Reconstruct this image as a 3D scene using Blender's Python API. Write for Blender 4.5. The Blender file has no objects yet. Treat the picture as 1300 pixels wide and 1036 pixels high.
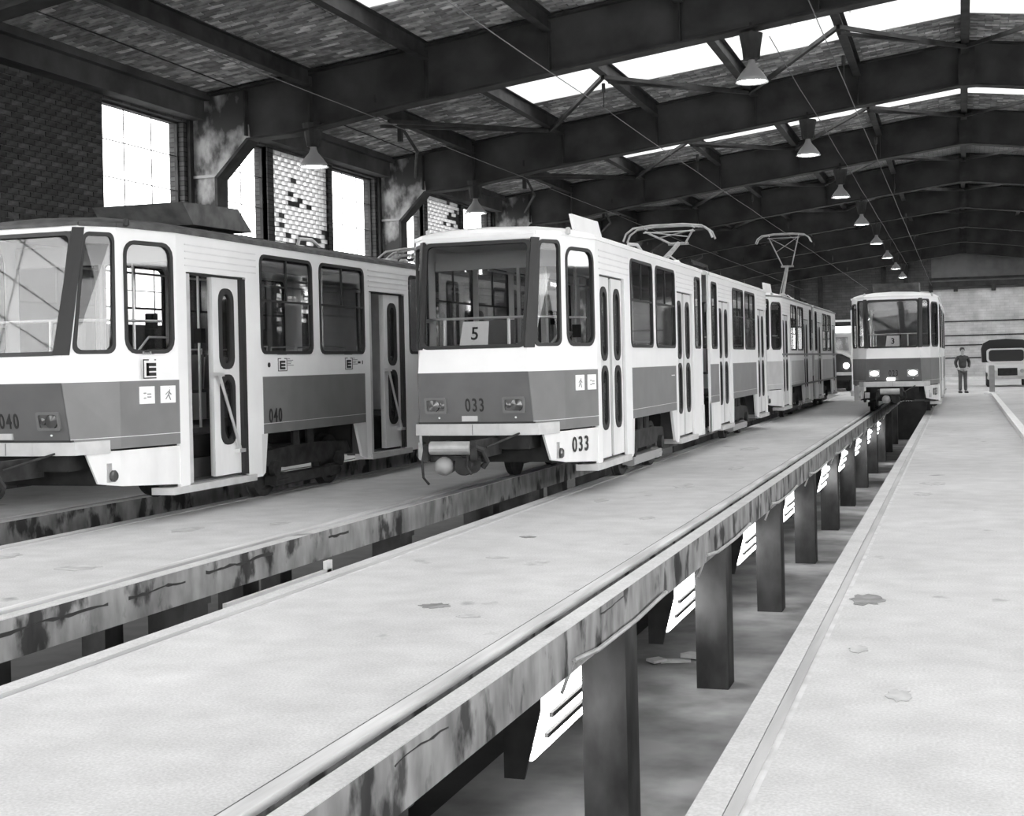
import bpy, math, random
from mathutils import Vector, Matrix
from mathutils.geometry import tessellate_polygon
random.seed(7)
S = bpy.context.scene
COL = S.collection
# ------------------------------------------------------------------ camera
CR = Vector((0.95003972, 0.3113099, -0.02259803)); CU = Vector((0.02085153, 0.00893782, 0.99974263)); CF = Vector((-0.31143175, 0.95026642, -0.002))
EYE = Vector((0, 0, 1.5725)); FPX = 1754.0
cd = bpy.data.cameras.new('camera'); cam = bpy.data.objects.new('camera', cd); COL.objects.link(cam)
M4 = Matrix(((CR.x, CU.x, -CF.x, EYE.x), (CR.y, CU.y, -CF.y, EYE.y), (CR.z, CU.z, -CF.z, EYE.z), (0, 0, 0, 1)))
cam.matrix_world = M4
cd.sensor_fit = 'HORIZONTAL'; cd.sensor_width = 36; cd.lens = FPX / 1300 * 36
cd.shift_x = 5 / 1300; cd.shift_y = -53 / 1300; cd.clip_end = 400; cd.clip_start = .05
S.camera = cam
# ------------------------------------------------------------------ world, exposure
W = bpy.data.worlds.new('overcast'); S.world = W; W.use_nodes = True
bg = W.node_tree.nodes['Background']; bg.inputs[0].default_value = (1, 1, 1, 1); bg.inputs[1].default_value = 8.0
S.view_settings.view_transform = 'Standard'; S.view_settings.look = 'None'; S.view_settings.gamma = 1
S.view_settings.use_curve_mapping = False; S.view_settings.exposure = 0.0
S.cycles.use_denoising = True; S.cycles.max_bounces = 9; S.cycles.diffuse_bounces = 5; S.cycles.glossy_bounces = 4
S.cycles.transparent_max_bounces = 24; S.cycles.sample_clamp_indirect = 8
S.cycles.caustics_reflective = False; S.cycles.caustics_refractive = False


def px(p):
    d = Vector(p) - EYE; z = d.dot(CF)
    if z <= .1: return (-9999, -9999)
    return (645 + FPX * d.dot(CR) / z, 465 - FPX * d.dot(CU) / z)


# ------------------------------------------------------------------ materials (black and white photograph: greys)
def nn(t, k, **kw):
    n = t.nodes.new(k)
    for a, b in kw.items(): setattr(n, a, b)
    return n


def mat(name, g, rough=.6, metal=0, noise=0, scale=6, bump=0, spec=.5, g2=None, coord='Object', stretch=None, detail=6, lo=.35, hi=.65):
    m = bpy.data.materials.new(name); m.use_nodes = True; t = m.node_tree; b = t.nodes['Principled BSDF']
    b.inputs['Roughness'].default_value = rough; b.inputs['Metallic'].default_value = metal
    b.inputs['Specular IOR Level'].default_value = spec
    b.inputs['Base Color'].default_value = (g, g, g, 1)
    if noise or g2 is not None or bump:
        tc = nn(t, 'ShaderNodeTexCoord'); mp = nn(t, 'ShaderNodeMapping'); t.links.new(tc.outputs[coord], mp.inputs[0])
        if stretch: mp.inputs['Scale'].default_value = stretch
        no = nn(t, 'ShaderNodeTexNoise'); no.inputs['Scale'].default_value = scale; no.inputs['Detail'].default_value = detail
        t.links.new(mp.outputs[0], no.inputs['Vector'])
        if g2 is None: a, c = g * (1 - noise), min(1, g * (1 + noise))
        else: a, c = g, g2
        r = nn(t, 'ShaderNodeValToRGB'); r.color_ramp.elements[0].position = lo; r.color_ramp.elements[1].position = hi
        r.color_ramp.elements[0].color = (a, a, a, 1); r.color_ramp.elements[1].color = (c, c, c, 1)
        t.links.new(no.outputs[0], r.inputs[0]); t.links.new(r.outputs[0], b.inputs['Base Color'])
        if bump:
            bp = nn(t, 'ShaderNodeBump'); bp.inputs['Strength'].default_value = bump; bp.inputs['Distance'].default_value = .02
            t.links.new(no.outputs[0], bp.inputs['Height']); t.links.new(bp.outputs[0], b.inputs['Normal'])
    return m


def concrete(name, g, spots=.5, fine=.08):
    """screed with large soft patches, small dark spots and fine grain"""
    m = mat(name, g, .85, spec=.2); t = m.node_tree; b = t.nodes['Principled BSDF']
    tc = nn(t, 'ShaderNodeTexCoord')
    def noise(sc, det, st=(1, 1, 1)):
        mp = nn(t, 'ShaderNodeMapping'); mp.inputs['Scale'].default_value = st; t.links.new(tc.outputs['Object'], mp.inputs[0])
        n = nn(t, 'ShaderNodeTexNoise'); n.inputs['Scale'].default_value = sc; n.inputs['Detail'].default_value = det
        t.links.new(mp.outputs[0], n.inputs['Vector']); return n.outputs[0]
    def mr(v, a, c, lo, hi):
        r = nn(t, 'ShaderNodeMapRange'); t.links.new(v, r.inputs[0])
        for i, x in zip((1, 2, 3, 4), (a, c, lo, hi)): r.inputs[i].default_value = x
        return r.outputs[0]
    def mul(a, c):
        x = nn(t, 'ShaderNodeMath', operation='MULTIPLY'); t.links.new(a, x.inputs[0]); t.links.new(c, x.inputs[1]); return x.outputs[0]
    big = mr(noise(.55, 5, (1, .5, 1)), .3, .7, .84, 1.06)
    mid = mr(noise(3.2, 9), .3, .7, .90, 1.07)
    spot = mr(noise(2.1, 3, (1, .8, 1)), .68, .76, 1, spots)
    fi = mr(noise(70, 3), .3, .7, 1 - fine, 1 + fine)
    v = mul(mul(big, mid), mul(spot, fi))
    mm = nn(t, 'ShaderNodeMath', operation='MULTIPLY'); t.links.new(v, mm.inputs[0]); mm.inputs[1].default_value = g
    t.links.new(mm.outputs[0], b.inputs['Base Color'])
    bp = nn(t, 'ShaderNodeBump'); bp.inputs['Strength'].default_value = .15; bp.inputs['Distance'].default_value = .01
    t.links.new(fi, bp.inputs['Height']); t.links.new(bp.outputs[0], b.inputs['Normal'])
    return m


def glass(name, tint=.75, refl=1.5):
    m = bpy.data.materials.new(name); m.use_nodes = True; t = m.node_tree; t.nodes.remove(t.nodes['Principled BSDF'])
    out = t.nodes['Material Output']; tr = nn(t, 'ShaderNodeBsdfTransparent'); gl = nn(t, 'ShaderNodeBsdfGlossy'); mx = nn(t, 'ShaderNodeMixShader')
    fr = nn(t, 'ShaderNodeFresnel'); ge = nn(t, 'ShaderNodeNewGeometry'); mr = nn(t, 'ShaderNodeMapRange')
    mr.inputs[3].default_value = refl; mr.inputs[4].default_value = 1 / refl; t.links.new(ge.outputs['Backfacing'], mr.inputs[0]); t.links.new(mr.outputs[0], fr.inputs[0])
    tr.inputs[0].default_value = (tint, tint, tint, 1); gl.inputs['Roughness'].default_value = .03; gl.inputs[0].default_value = (.9, .9, .9, 1)
    t.links.new(fr.outputs[0], mx.inputs[0]); t.links.new(tr.outputs[0], mx.inputs[1]); t.links.new(gl.outputs[0], mx.inputs[2]); t.links.new(mx.outputs[0], out.inputs[0])
    return m


def emit(name, s, g=1):
    m = bpy.data.materials.new(name); m.use_nodes = True; b = m.node_tree.nodes['Principled BSDF']
    b.inputs['Base Color'].default_value = (g, g, g, 1); b.inputs['Emission Color'].default_value = (1, 1, 1, 1); b.inputs['Emission Strength'].default_value = s
    return m


def masonry(name, bw, bh, g1, g2, gm, axis='YZ'):
    m = mat(name, g1, .9, spec=.15); t = m.node_tree; b = t.nodes['Principled BSDF']
    tc = nn(t, 'ShaderNodeTexCoord'); sp = nn(t, 'ShaderNodeSeparateXYZ'); cb = nn(t, 'ShaderNodeCombineXYZ'); t.links.new(tc.outputs['Object'], sp.inputs[0])
    t.links.new(sp.outputs['XYZ'.index(axis[0])], cb.inputs[0]); t.links.new(sp.outputs['XYZ'.index(axis[1])], cb.inputs[1])
    br = nn(t, 'ShaderNodeTexBrick'); t.links.new(cb.outputs[0], br.inputs['Vector'])
    br.inputs['Color1'].default_value = (g1, g1, g1, 1); br.inputs['Color2'].default_value = (g2, g2, g2, 1); br.inputs['Mortar'].default_value = (gm, gm, gm, 1)
    br.inputs['Scale'].default_value = 1; br.inputs['Brick Width'].default_value = bw; br.inputs['Row Height'].default_value = bh; br.inputs['Mortar Size'].default_value = .008
    br.inputs['Bias'].default_value = -.2
    no = nn(t, 'ShaderNodeTexNoise'); no.inputs['Scale'].default_value = 1.3; no.inputs['Detail'].default_value = 6; t.links.new(tc.outputs['Object'], no.inputs['Vector'])
    r = nn(t, 'ShaderNodeMapRange'); t.links.new(no.outputs[0], r.inputs[0]); r.inputs[1].default_value = .3; r.inputs[2].default_value = .7; r.inputs[3].default_value = .75; r.inputs[4].default_value = 1.2
    mx = nn(t, 'ShaderNodeMix', data_type='RGBA', blend_type='MULTIPLY'); mx.inputs['Factor'].default_value = 1
    t.links.new(br.outputs['Color'], mx.inputs['A']); t.links.new(r.outputs[0], mx.inputs['B']); t.links.new(mx.outputs['Result'], b.inputs['Base Color'])
    return m


def stained():
    """edge beam concrete with dark runs of dirt"""
    m = mat('stained_concrete', .3, .9, spec=.2); t = m.node_tree; b = t.nodes['Principled BSDF']; tc = nn(t, 'ShaderNodeTexCoord')
    def ns(sc, st, a, c, lo, hi, d=5):
        mp = nn(t, 'ShaderNodeMapping'); mp.inputs['Scale'].default_value = st; t.links.new(tc.outputs['Object'], mp.inputs[0])
        n = nn(t, 'ShaderNodeTexNoise'); n.inputs['Scale'].default_value = sc; n.inputs['Detail'].default_value = d; t.links.new(mp.outputs[0], n.inputs['Vector'])
        r = nn(t, 'ShaderNodeMapRange'); t.links.new(n.outputs[0], r.inputs[0])
        for i, x in zip((1, 2, 3, 4), (a, c, lo, hi)): r.inputs[i].default_value = x
        return r.outputs[0]
    x = nn(t, 'ShaderNodeMath', operation='MULTIPLY'); t.links.new(ns(1.3, (1, 2.6, 1.6), .54, .62, 1, .2, 8), x.inputs[0]); t.links.new(ns(3.5, (1, 1.4, .6), .3, .7, .14, .33), x.inputs[1])
    t.links.new(x.outputs[0], b.inputs['Base Color'])
    return m


M = {}
M['screed'] = concrete('pale_screed', .55, .55, .13)
M['edge'] = concrete('edge_concrete', .55, .45, .12)
M['stain'] = stained()
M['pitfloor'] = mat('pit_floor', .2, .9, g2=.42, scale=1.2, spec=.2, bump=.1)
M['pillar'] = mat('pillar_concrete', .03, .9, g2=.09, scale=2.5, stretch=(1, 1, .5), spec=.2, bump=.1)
M['dullrail'] = mat('dusty_rail', .40, .8, noise=.15, scale=8, stretch=(1, .1, 1))
M['rail'] = mat('rail_steel', .52, .6, 0, noise=.25, scale=8, stretch=(1, .1, 1))
M['dustline'] = mat('dusty_groove', .54, .9, noise=.12, scale=7)
M['groove'] = mat('groove_dirt', .07, .9, noise=.4, scale=9)
M['steel'] = mat('dark_steel', .035, .7, .1, noise=.4, scale=3, spec=.3)
M['web'] = mat('girder_paint', .030, .75, g2=.075, scale=1.1, spec=.25)
M['colm'] = mat('mottled_column_paint', .06, .8, g2=.42, scale=3.2, detail=12, spec=.2, lo=.44, hi=.62, stretch=(1, 1, .6))
M['lintel'] = mat('sooty_concrete', .05, .9, g2=.10, scale=1.5, spec=.2)
M['mortar'] = mat('sooty_mortar', .045, .95, noise=.3, spec=.1)
M['brick'] = [mat('wall_brick_%s' % n, g, .9, noise=.35, scale=9, spec=.15) for n, g in (('dark', .045), ('mid', .06), ('light', .085))]
M['cbrick'] = [mat('ceiling_brick_%s' % n, g, .85, noise=.25, scale=7, spec=.2) for n, g in (('dark', .2), ('mid', .3), ('pale', .44), ('bleached', .62))]
M['cbond'] = masonry('ceiling_brick_bond', .27, .125, .24, .40, .08, 'XY')
M['wbond'] = masonry('sooty_brick_bond', .25, .083, .06, .10, .03, 'YZ')
M['ebond'] = masonry('whitewashed_bond', .5, .16, .50, .58, .42, 'XZ')
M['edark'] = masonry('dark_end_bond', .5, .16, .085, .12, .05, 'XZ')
M['white'] = mat('white_plaster', .8, .8, noise=.06)
M['body'] = mat('cream_tram_paint', .85, .33, noise=.03, scale=2.2, spec=.5)
M['dirtywhite'] = mat('soiled_cream_paint', .72, .4, noise=.08, scale=3, stretch=(1, 1, .4))
M['grey'] = mat('grey_band_paint', .17, .38, noise=.07, scale=3)
M['grey2'] = mat('shaded_grey_paint', .125, .38, noise=.08, scale=3)  # band grey darkened for the shaded front face; also colours the waist stripe
M['palegrey'] = mat('pale_band_paint', .52, .4, noise=.06, scale=3)
M['bumper'] = mat('bumper_paint', .50, .45, noise=.1, scale=5)
M['rubber'] = mat('black_rubber', .02, .6)
M['dark'] = mat('underframe_black', .018, .8, noise=.4, scale=6)
M['bogie'] = mat('bogie_grime', .028, .75, .2, noise=.5, scale=7)
M['lightmetal'] = mat('light_grey_metal', .42, .45, .3, noise=.15)
M['chrome'] = mat('handrail_steel', .7, .3, .6)
M['inner'] = mat('interior_laminate', .42, .55)
M['innerdark'] = mat('interior_floor', .10, .7)
M['seat'] = mat('seat_shell', .16, .5)
M['glass'] = glass('tram_glass', .84, 1.52)
M['wglass'] = glass('hall_window_glass', .92, 1.3)
M['skyglass'] = glass('dimming_skylight_glass', .76, 1.35)  # tint put in to cut the daylight falling on the platforms
M['block'] = emit('x', 0)
M['lens'] = mat('lamp_lens', .06, .15, spec=.8)
M['ink'] = mat('black_lettering', .02, .6)
M['decal'] = mat('white_sticker', .88, .6)
M['tube'] = emit('fluorescent_tube', 10)
M['bulb'] = emit('lamp_bulb', 22)
M['head'] = emit('headlamp_lit', 14)
M['enamel'] = mat('lamp_enamel', .30, .4)
M['reflector'] = mat('white_reflector', .85, .4)
M['wire'] = mat('copper_wire', .16, .6, .2)
M['ground'] = mat('yard_ground', .3, .95, noise=.15, scale=.5)
M['paper'] = mat('waste_paper', .62, .9, noise=.1)
M['jacket'] = mat('dark_leather_jacket', .035, .45, noise=.3)
M['trouser'] = mat('grey_trousers', .10, .85, noise=.2)
M['skin'] = mat('skin', .38, .6)
M['hair'] = mat('dark_hair', .05, .7)
M['shoe'] = mat('black_shoes', .02, .5)
M['canvas'] = mat('black_canvas', .02, .8)
M['carpaint'] = mat('pale_car_paint', .6, .35)
M['tyre'] = mat('tyre_rubber', .02, .85)
M['soot'] = mat('roof_soot', .09, .8, noise=.3)
# translucent glass block
bm_ = M['block']; bm_.name = 'glass_block'
nt = bm_.node_tree; nt.nodes.remove(nt.nodes['Principled BSDF'])
_tr = nn(nt, 'ShaderNodeBsdfTranslucent'); _tr.inputs[0].default_value = (.5, .5, .5, 1); _tp = nn(nt, 'ShaderNodeBsdfTransparent'); _mx = nn(nt, 'ShaderNodeMixShader'); _mx.inputs[0].default_value = .2
nt.links.new(_tr.outputs[0], _mx.inputs[1]); nt.links.new(_tp.outputs[0], _mx.inputs[2]); nt.links.new(_mx.outputs[0], nt.nodes['Material Output'].inputs[0])


# ------------------------------------------------------------------ mesh helpers
def tag(o, label=None, cat=None, group=None, kind=None):
    if label: o['label'] = label
    if cat: o['category'] = cat
    if group: o['group'] = group
    if kind: o['kind'] = kind
    return o


def empty(name, loc, rz=0, parent=None):
    o = bpy.data.objects.new(name, None); COL.objects.link(o); o.location = loc; o.rotation_euler = (0, 0, rz); o.empty_display_size = .2
    if parent: o.parent = parent
    return o


def link(name, me, parent=None, loc=(0, 0, 0)):
    o = bpy.data.objects.new(name, me); COL.objects.link(o); o.parent = parent; o.location = loc
    return o


class MB:
    def __init__(s): s.v = []; s.f = []; s.mi = []; s.m = 0

    def add(s, vs, fs):
        k = len(s.v); s.v += [tuple(a) for a in vs]; s.f += [tuple(k + i for i in f) for f in fs]; s.mi += [s.m] * len(fs); return s

    def hexa(s, p):
        return s.add(p, [(0, 3, 2, 1), (4, 5, 6, 7), (0, 1, 5, 4), (1, 2, 6, 5), (2, 3, 7, 6), (3, 0, 4, 7)])

    def box(s, x0, x1, y0, y1, z0, z1):
        if x0 > x1: x0, x1 = x1, x0
        if y0 > y1: y0, y1 = y1, y0
        if z0 > z1: z0, z1 = z1, z0
        return s.hexa([(x0, y0, z0), (x1, y0, z0), (x1, y1, z0), (x0, y1, z0), (x0, y0, z1), (x1, y0, z1), (x1, y1, z1), (x0, y1, z1)])

    def prism(s, poly, ax, a, b):
        """poly in the two other axes (in xyz order), extruded along ax from a to b"""
        def P(u, v, w):
            return {'x': (w, u, v), 'y': (u, w, v), 'z': (u, v, w)}[ax]
        n = len(poly); vs = [P(u, v, a) for u, v in poly] + [P(u, v, b) for u, v in poly]
        ar = sum(poly[i][0] * poly[(i + 1) % n][1] - poly[(i + 1) % n][0] * poly[i][1] for i in range(n))
        flip = (ar > 0) == (ax == 'y')
        if b < a: flip = not flip
        tris = tessellate_polygon([[Vector((u, v, 0)) for u, v in poly]])
        fs = []
        for t_ in tris:
            A, B, C = [poly[i] for i in t_]
            ccw = ((B[0] - A[0]) * (C[1] - A[1]) - (B[1] - A[1]) * (C[0] - A[0]) > 0) == (ar > 0)
            t2 = tuple(t_) if ccw else tuple(reversed(t_))
            fs.append(tuple(reversed(t2)) if not flip else t2); fs.append(tuple(i + n for i in (t2 if not flip else reversed(t2))))
        for i in range(n):
            j = (i + 1) % n; q = (i, j, j + n, i + n); fs.append(q if not flip else tuple(reversed(q)))
        return s.add(vs, fs)

    def tube(s, pts, r, n=8, r1=None):
        pts = [Vector(p) for p in pts]; m = len(pts); vs = []; up = None
        for i, p in enumerate(pts):
            d = (pts[min(i + 1, m - 1)] - pts[max(i - 1, 0)]).normalized()
            if up is None: up = Vector((0, 0, 1)) if abs(d.z) < .9 else Vector((1, 0, 0))
            a = d.cross(up).normalized(); b = a.cross(d).normalized(); up = b
            rr = r if r1 is None else r + (r1 - r) * i / (m - 1)
            vs += [p + (a * math.cos(2 * math.pi * k / n) + b * math.sin(2 * math.pi * k / n)) * rr for k in range(n)]
        fs = [(i * n + k, i * n + (k + 1) % n, (i + 1) * n + (k + 1) % n, (i + 1) * n + k) for i in range(m - 1) for k in range(n)]
        fs += [tuple(reversed(range(n))), tuple((m - 1) * n + k for k in range(n))]
        return s.add(vs, fs)

    def lathe(s, prof, c, ax='z', n=20):
        vs = []
        for r, h in prof:
            for k in range(n):
                a = 2 * math.pi * k / n; u, v = r * math.cos(a), r * math.sin(a)
                vs.append({'z': (c[0] + u, c[1] + v, c[2] + h), 'y': (c[0] + u, c[1] + h, c[2] - v), 'x': (c[0] + h, c[1] + u, c[2] + v)}[ax])
        m = len(prof); fs = [(i * n + k, i * n + (k + 1) % n, (i + 1) * n + (k + 1) % n, (i + 1) * n + k) for i in range(m - 1) for k in range(n)]
        if prof[0][0] > 1e-4: fs.append(tuple(reversed(range(n))))
        if prof[-1][0] > 1e-4: fs.append(tuple((m - 1) * n + k for k in range(n)))
        return s.add(vs, fs)

    def beam(s, a, b, w, h):
        """rectangular bar from a to b: w across, h in height"""
        a = Vector(a); b = Vector(b); d = (b - a).normalized(); sd = d.cross(Vector((0, 0, 1)))
        if sd.length < .01: sd = Vector((1, 0, 0))
        sd.normalize(); u = sd.cross(d).normalized(); sd = sd * w / 2; u = u * h / 2
        return s.hexa([a - sd - u, b - sd - u, b + sd - u, a + sd - u, a - sd + u, b - sd + u, b + sd + u, a + sd + u])

    def patch(s, P, holes=(), th=.04, out=None, nu=1):
        """bilinear quad P00,P10,P11,P01 (u right, v up) with holes given as closed uv loops, th thick behind the front; out = outward direction"""
        P = [Vector(p) for p in P]
        N = (P[1] - P[0]).cross(P[3] - P[0]).normalized()
        if out is not None and N.dot(Vector(out)) < 0: N = -N; flip = True
        else: flip = False
        def f(u, v): return P[0] * (1 - u) * (1 - v) + P[1] * u * (1 - v) + P[2] * u * v + P[3] * (1 - u) * v
        loops = [[(0, 0), (1, 0), (1, 1), (0, 1)]] + [list(h) for h in holes]
        flat = [p for l in loops for p in l]; n = len(flat)
        tris = tessellate_polygon([[Vector((u, v, 0)) for u, v in l] for l in loops])
        vs = [f(u, v) for u, v in flat] + [f(u, v) - N * th for u, v in flat]
        fs = []
        for t_ in tris:
            A, B, C = [flat[i] for i in t_]
            ccw = (B[0] - A[0]) * (C[1] - A[1]) - (B[1] - A[1]) * (C[0] - A[0]) > 0
            t2 = tuple(t_) if ccw != flip else tuple(reversed(t_))
            fs.append(t2); fs.append(tuple(i + n for i in reversed(t2)))
        k = 0
        for li, l in enumerate(loops):
            ar = sum(l[i][0] * l[(i + 1) % len(l)][1] - l[(i + 1) % len(l)][0] * l[i][1] for i in range(len(l)))
            for i in range(len(l)):
                a, b = k + i, k + (i + 1) % len(l); q = (a, a + n, b + n, b)
                if ((ar > 0) != (li == 0)) != flip: q = tuple(reversed(q))
                fs.append(q)
            k += len(l)
        return s.add(vs, fs)

    def ring(s, fmap, outer, inner, nrm, t0, t1):
        """frame between two uv loops of equal length, from offset t0 to t1 along nrm"""
        n = len(outer); nrm = Vector(nrm)
        vs = []
        for off in (t0, t1):
            for l in (outer, inner): vs += [fmap(u, v) + nrm * off for u, v in l]
        fs = []
        for i in range(n):
            j = (i + 1) % n
            fs += [(i, j, n + j, n + i), (2 * n + i, 3 * n + i, 3 * n + j, 2 * n + j), (i, 2 * n + i, 2 * n + j, j), (n + i, n + j, 3 * n + j, 3 * n + i)]
        return s.add(vs, fs)

    def build(s, name, m=None, parent=None, smooth=False, loc=(0, 0, 0), fix=True):
        me = bpy.data.meshes.new(name); me.from_pydata(s.v, [], s.f); ms = m if isinstance(m, (list, tuple)) else [m]
        for x in ms:
            if x: me.materials.append(x)
        if any(s.mi): me.polygons.foreach_set('material_index', s.mi)
        if smooth: me.shade_smooth()
        me.update()
        return link(name, me, parent, loc)


def rrect(u0, u1, v0, v1, ru, rv, k=4):
    out = []
    for cu, cv, a0 in ((u1 - ru, v0 + rv, -90), (u1 - ru, v1 - rv, 0), (u0 + ru, v1 - rv, 90), (u0 + ru, v0 + rv, 180)):
        for i in range(k + 1):
            a = math.radians(a0 + 90 * i / k); out.append((cu + ru * math.cos(a), cv + rv * math.sin(a)))
    return out


def text_mesh(name, txt, size, m, parent, loc, rot, sx=.62, depth=.002):
    c = bpy.data.curves.new('t', 'FONT'); c.body = txt; c.size = size; c.extrude = depth; c.align_x = 'CENTER'; c.align_y = 'CENTER'; c.offset = size * .012; c.resolution_u = 3
    c.space_character = 1.25
    o = bpy.data.objects.new('t', c); me = bpy.data.meshes.new_from_object(o); bpy.data.objects.remove(o)
    for v in me.vertices: v.co.x *= sx
    me.materials.clear(); me.materials.append(m)
    t = link(name, me, parent, loc); t.rotation_euler = rot
    return t


# ------------------------------------------------------------------ dimensions
XW = -12.5            # left wall, inner face
YB = [12.7 + 8.1 * k for k in range(10)]   # girder frames; YB[9] = end wall
RX = .23              # ridge
def roofz(x): return 7.8 - .12 * abs(x - RX)
BAY = 8.1
YF, YE = -6.0, YB[9]  # hall from behind the camera to the end wall
PIT_END = 58.0; PZ = -1.85
XR = 13.0

# ------------------------------------------------------------------ floor, platforms
M['shadefloor'] = mat('shade_darkened_floor', .022, .8, noise=.3, scale=3)  # floor colour blackened to paint in the shade of the left pits
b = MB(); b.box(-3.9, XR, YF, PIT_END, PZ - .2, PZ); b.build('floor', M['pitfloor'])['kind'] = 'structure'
b = MB(); b.box(-12.5, -3.9, YF, PIT_END, PZ - .2, PZ); b.build('floor_rear', M['shadefloor'])['kind'] = 'structure'
b = MB(); b.box(-12.5, XR, PIT_END - .25, PIT_END - .01, PZ, -.3); b.build('wall_pit', M['shadefloor'])['kind'] = 'structure'  # dark wall added to hide the brightly lit pit end
b = MB(); b.box(-12.5, XR, PIT_END, YE + 6, -.3, 0); b.box(-12.5, XR, YF - .3, YF, PZ - .2, 0); o = b.build('floor_end', M['screed']); o['kind'] = 'structure'
b = MB()
for x0, x1, y0, y1 in ((-150, 150, YE + 6, 260), (-150, -13, -80, YE + 6), (XR, 150, -80, YE + 6), (-13, XR, -80, YF - .3)): b.box(x0, x1, y0, y1, -.3, -.02)
o = b.build('ground', M['ground']); o['kind'] = 'structure'

PY0 = 9.74 - 4.5 * 2


def platform(name, x0, x1, rl, rr, pl=True):
    """slab x0..x1; rl / rr: a running rail along the left / right edge"""
    b = MB(); b.box(x0 + .0, x1 - .0, YF, PIT_END, -.13, 0)
    if rr: b = MB(); b.box(x0 + (.186 if rl else 0), x1 - .30, YF, PIT_END, -.13, 0)
    elif rl: b = MB(); b.box(x0 + .186, x1, YF, PIT_END, -.13, 0)
    p = b.build(name, M['screed']); p['kind'] = 'structure'
    for side, on in ((-1, rl), (1, rr)):
        xe = x0 if side < 0 else x1
        if not on: continue
        e = MB()      # edge beam: lip, groove, rail seat
        e.box(xe, xe - side * .12, YF, PIT_END, -.27, 0); gd = .05 if side > 0 else .003
        e.box(xe - side * .12, xe - side * .205, YF, PIT_END, -.27, -gd); e.box(xe - side * .205, xe - side * .30, YF, PIT_END, -.27, -.03 if side > 0 else -.008)
        # lip chips: broken bits of the arris
        o = e.build('edge_beam', M['stain'], p)
        c = MB(); c.box(xe + side * .002, xe - side * .118, YF, PIT_END, 0, .006); c.build('edge_coping', M['edge'], p)
        r = MB(); xr = xe - side * (.25 if side > 0 else .148); hwr = .042 if side > 0 else .024
        r.box(xr - hwr, xr + hwr, YF, PIT_END, -.03, .006)
        r.build('rail', M['rail'] if side > 0 else M['dullrail'], p)
        g = MB(); g.box(xe - side * .12, xe - side * .2, YF, PIT_END, -gd, -gd + .004); g.box(xe - side * (.294 if side > 0 else .176), xe - side * (.306 if side > 0 else .186), YF, PIT_END, -.02, .002); g.build('rail_groove', M['groove'] if side > 0 else M['dustline'], p)
        for k in range(14):
            y = PY0 + 4.5 * k
            if y > PIT_END - .5: break
            q = MB(); w = .33
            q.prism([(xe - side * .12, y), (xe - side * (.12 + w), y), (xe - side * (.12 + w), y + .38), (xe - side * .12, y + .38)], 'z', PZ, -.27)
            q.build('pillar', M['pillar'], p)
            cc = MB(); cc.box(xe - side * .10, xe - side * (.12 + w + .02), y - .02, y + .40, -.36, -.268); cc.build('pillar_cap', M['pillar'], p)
    return p


P1 = platform('platform_middle', -4.63, -2.23, True, True)
P2 = platform('platform_between', -8.41, -5.87, True, True)
P0 = platform('platform_right', -.93, XR, True, False)
P3 = platform('platform_left', -12.5, -9.72, False, True)
for p_, t_ in ((P1, 'wide pale concrete platform in the middle with a rail along each edge'), (P2, 'concrete platform between the two nearest trams'), (P0, 'pale platform on the right beside the open pit'), (P3, 'narrow platform beyond the far left tram')): p_['label'] = t_
# crosswise joints in the coping, chipped arris lumps
# oil stains: thin films lying on the screed
def blotch(name, x, y, rx, ry, m, label, z=.003, parent=None, seed=1):
    rx *= .8; ry *= .75
    rnd = random.Random(seed); n = 22; b = MB()
    pts = [(x + rx * math.cos(2 * math.pi * i / n) * (1 + .28 * rnd.uniform(-1, 1)), y + ry * math.sin(2 * math.pi * i / n) * (1 + .28 * rnd.uniform(-1, 1))) for i in range(n)]
    b.prism(pts, 'z', z, z + .002); return b.build(name, m, parent)
M['oil'] = mat('oil_film', .22, .6, noise=.3, scale=9)
M['damp'] = mat('damp_film', .44, .7, noise=.2, scale=9)
for i, (x, y, rx, ry, mm) in enumerate([(-.60, 9.15, .12, .26, 'oil'), (-.35, 17.5, .16, .35, 'damp'), (-.45, 16.2, .12, .25, 'damp'), (-.55, 7.6, .06, .12, 'damp'), (-.3, 6.6, .07, .15, 'damp'), (.5, 6.4, .1, .2, 'damp')]):
    blotch('oil_stain', x, y, rx, ry, M[mm], None, .002, P0, i)
for i, (x, y, rx, ry, mm) in enumerate([(-3.3, 8.4, .12, .12, 'oil'), (-2.95, 8.1, .09, .08, 'damp'), (-3.6, 10.6, .1, .07, 'damp'), (-3.0, 13.5, .08, .2, 'damp'), (-3.3, 17, .15, .35, 'damp'), (-3.1, 19.8, .12, .4, 'damp'), (-3.9, 15.2, .1, .3, 'damp'), (-3.75, 11.9, .08, .08, 'oil'), (-3.5, 24, .2, .6, 'damp')]):
    blotch('oil_stain', x, y, rx, ry, M[mm], None, .002, P1, i + 20)
for i, (x, y, rx, ry) in enumerate([(-6.8, 9.5, .2, .2), (-7.3, 12, .15, .3), (-6.6, 12.6, .1, .2), (-7.9, 10, .15, .2)]):
    blotch('oil_stain', x, y, rx, ry, M['damp'], None, .002, P2, i + 40)

# kerb on the right platform (whitewashed), from the yard end
b = MB(); b.box(1.02, 1.17, 22, 53, 0, .10); b.prism([(1.02, 53), (1.17, 53), (.95, 55.5), (.80, 55.6)], 'z', 0, .10)
tag(b.build('kerb', M['white']), 'white painted kerb along the right platform towards the car', 'kerb')

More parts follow.
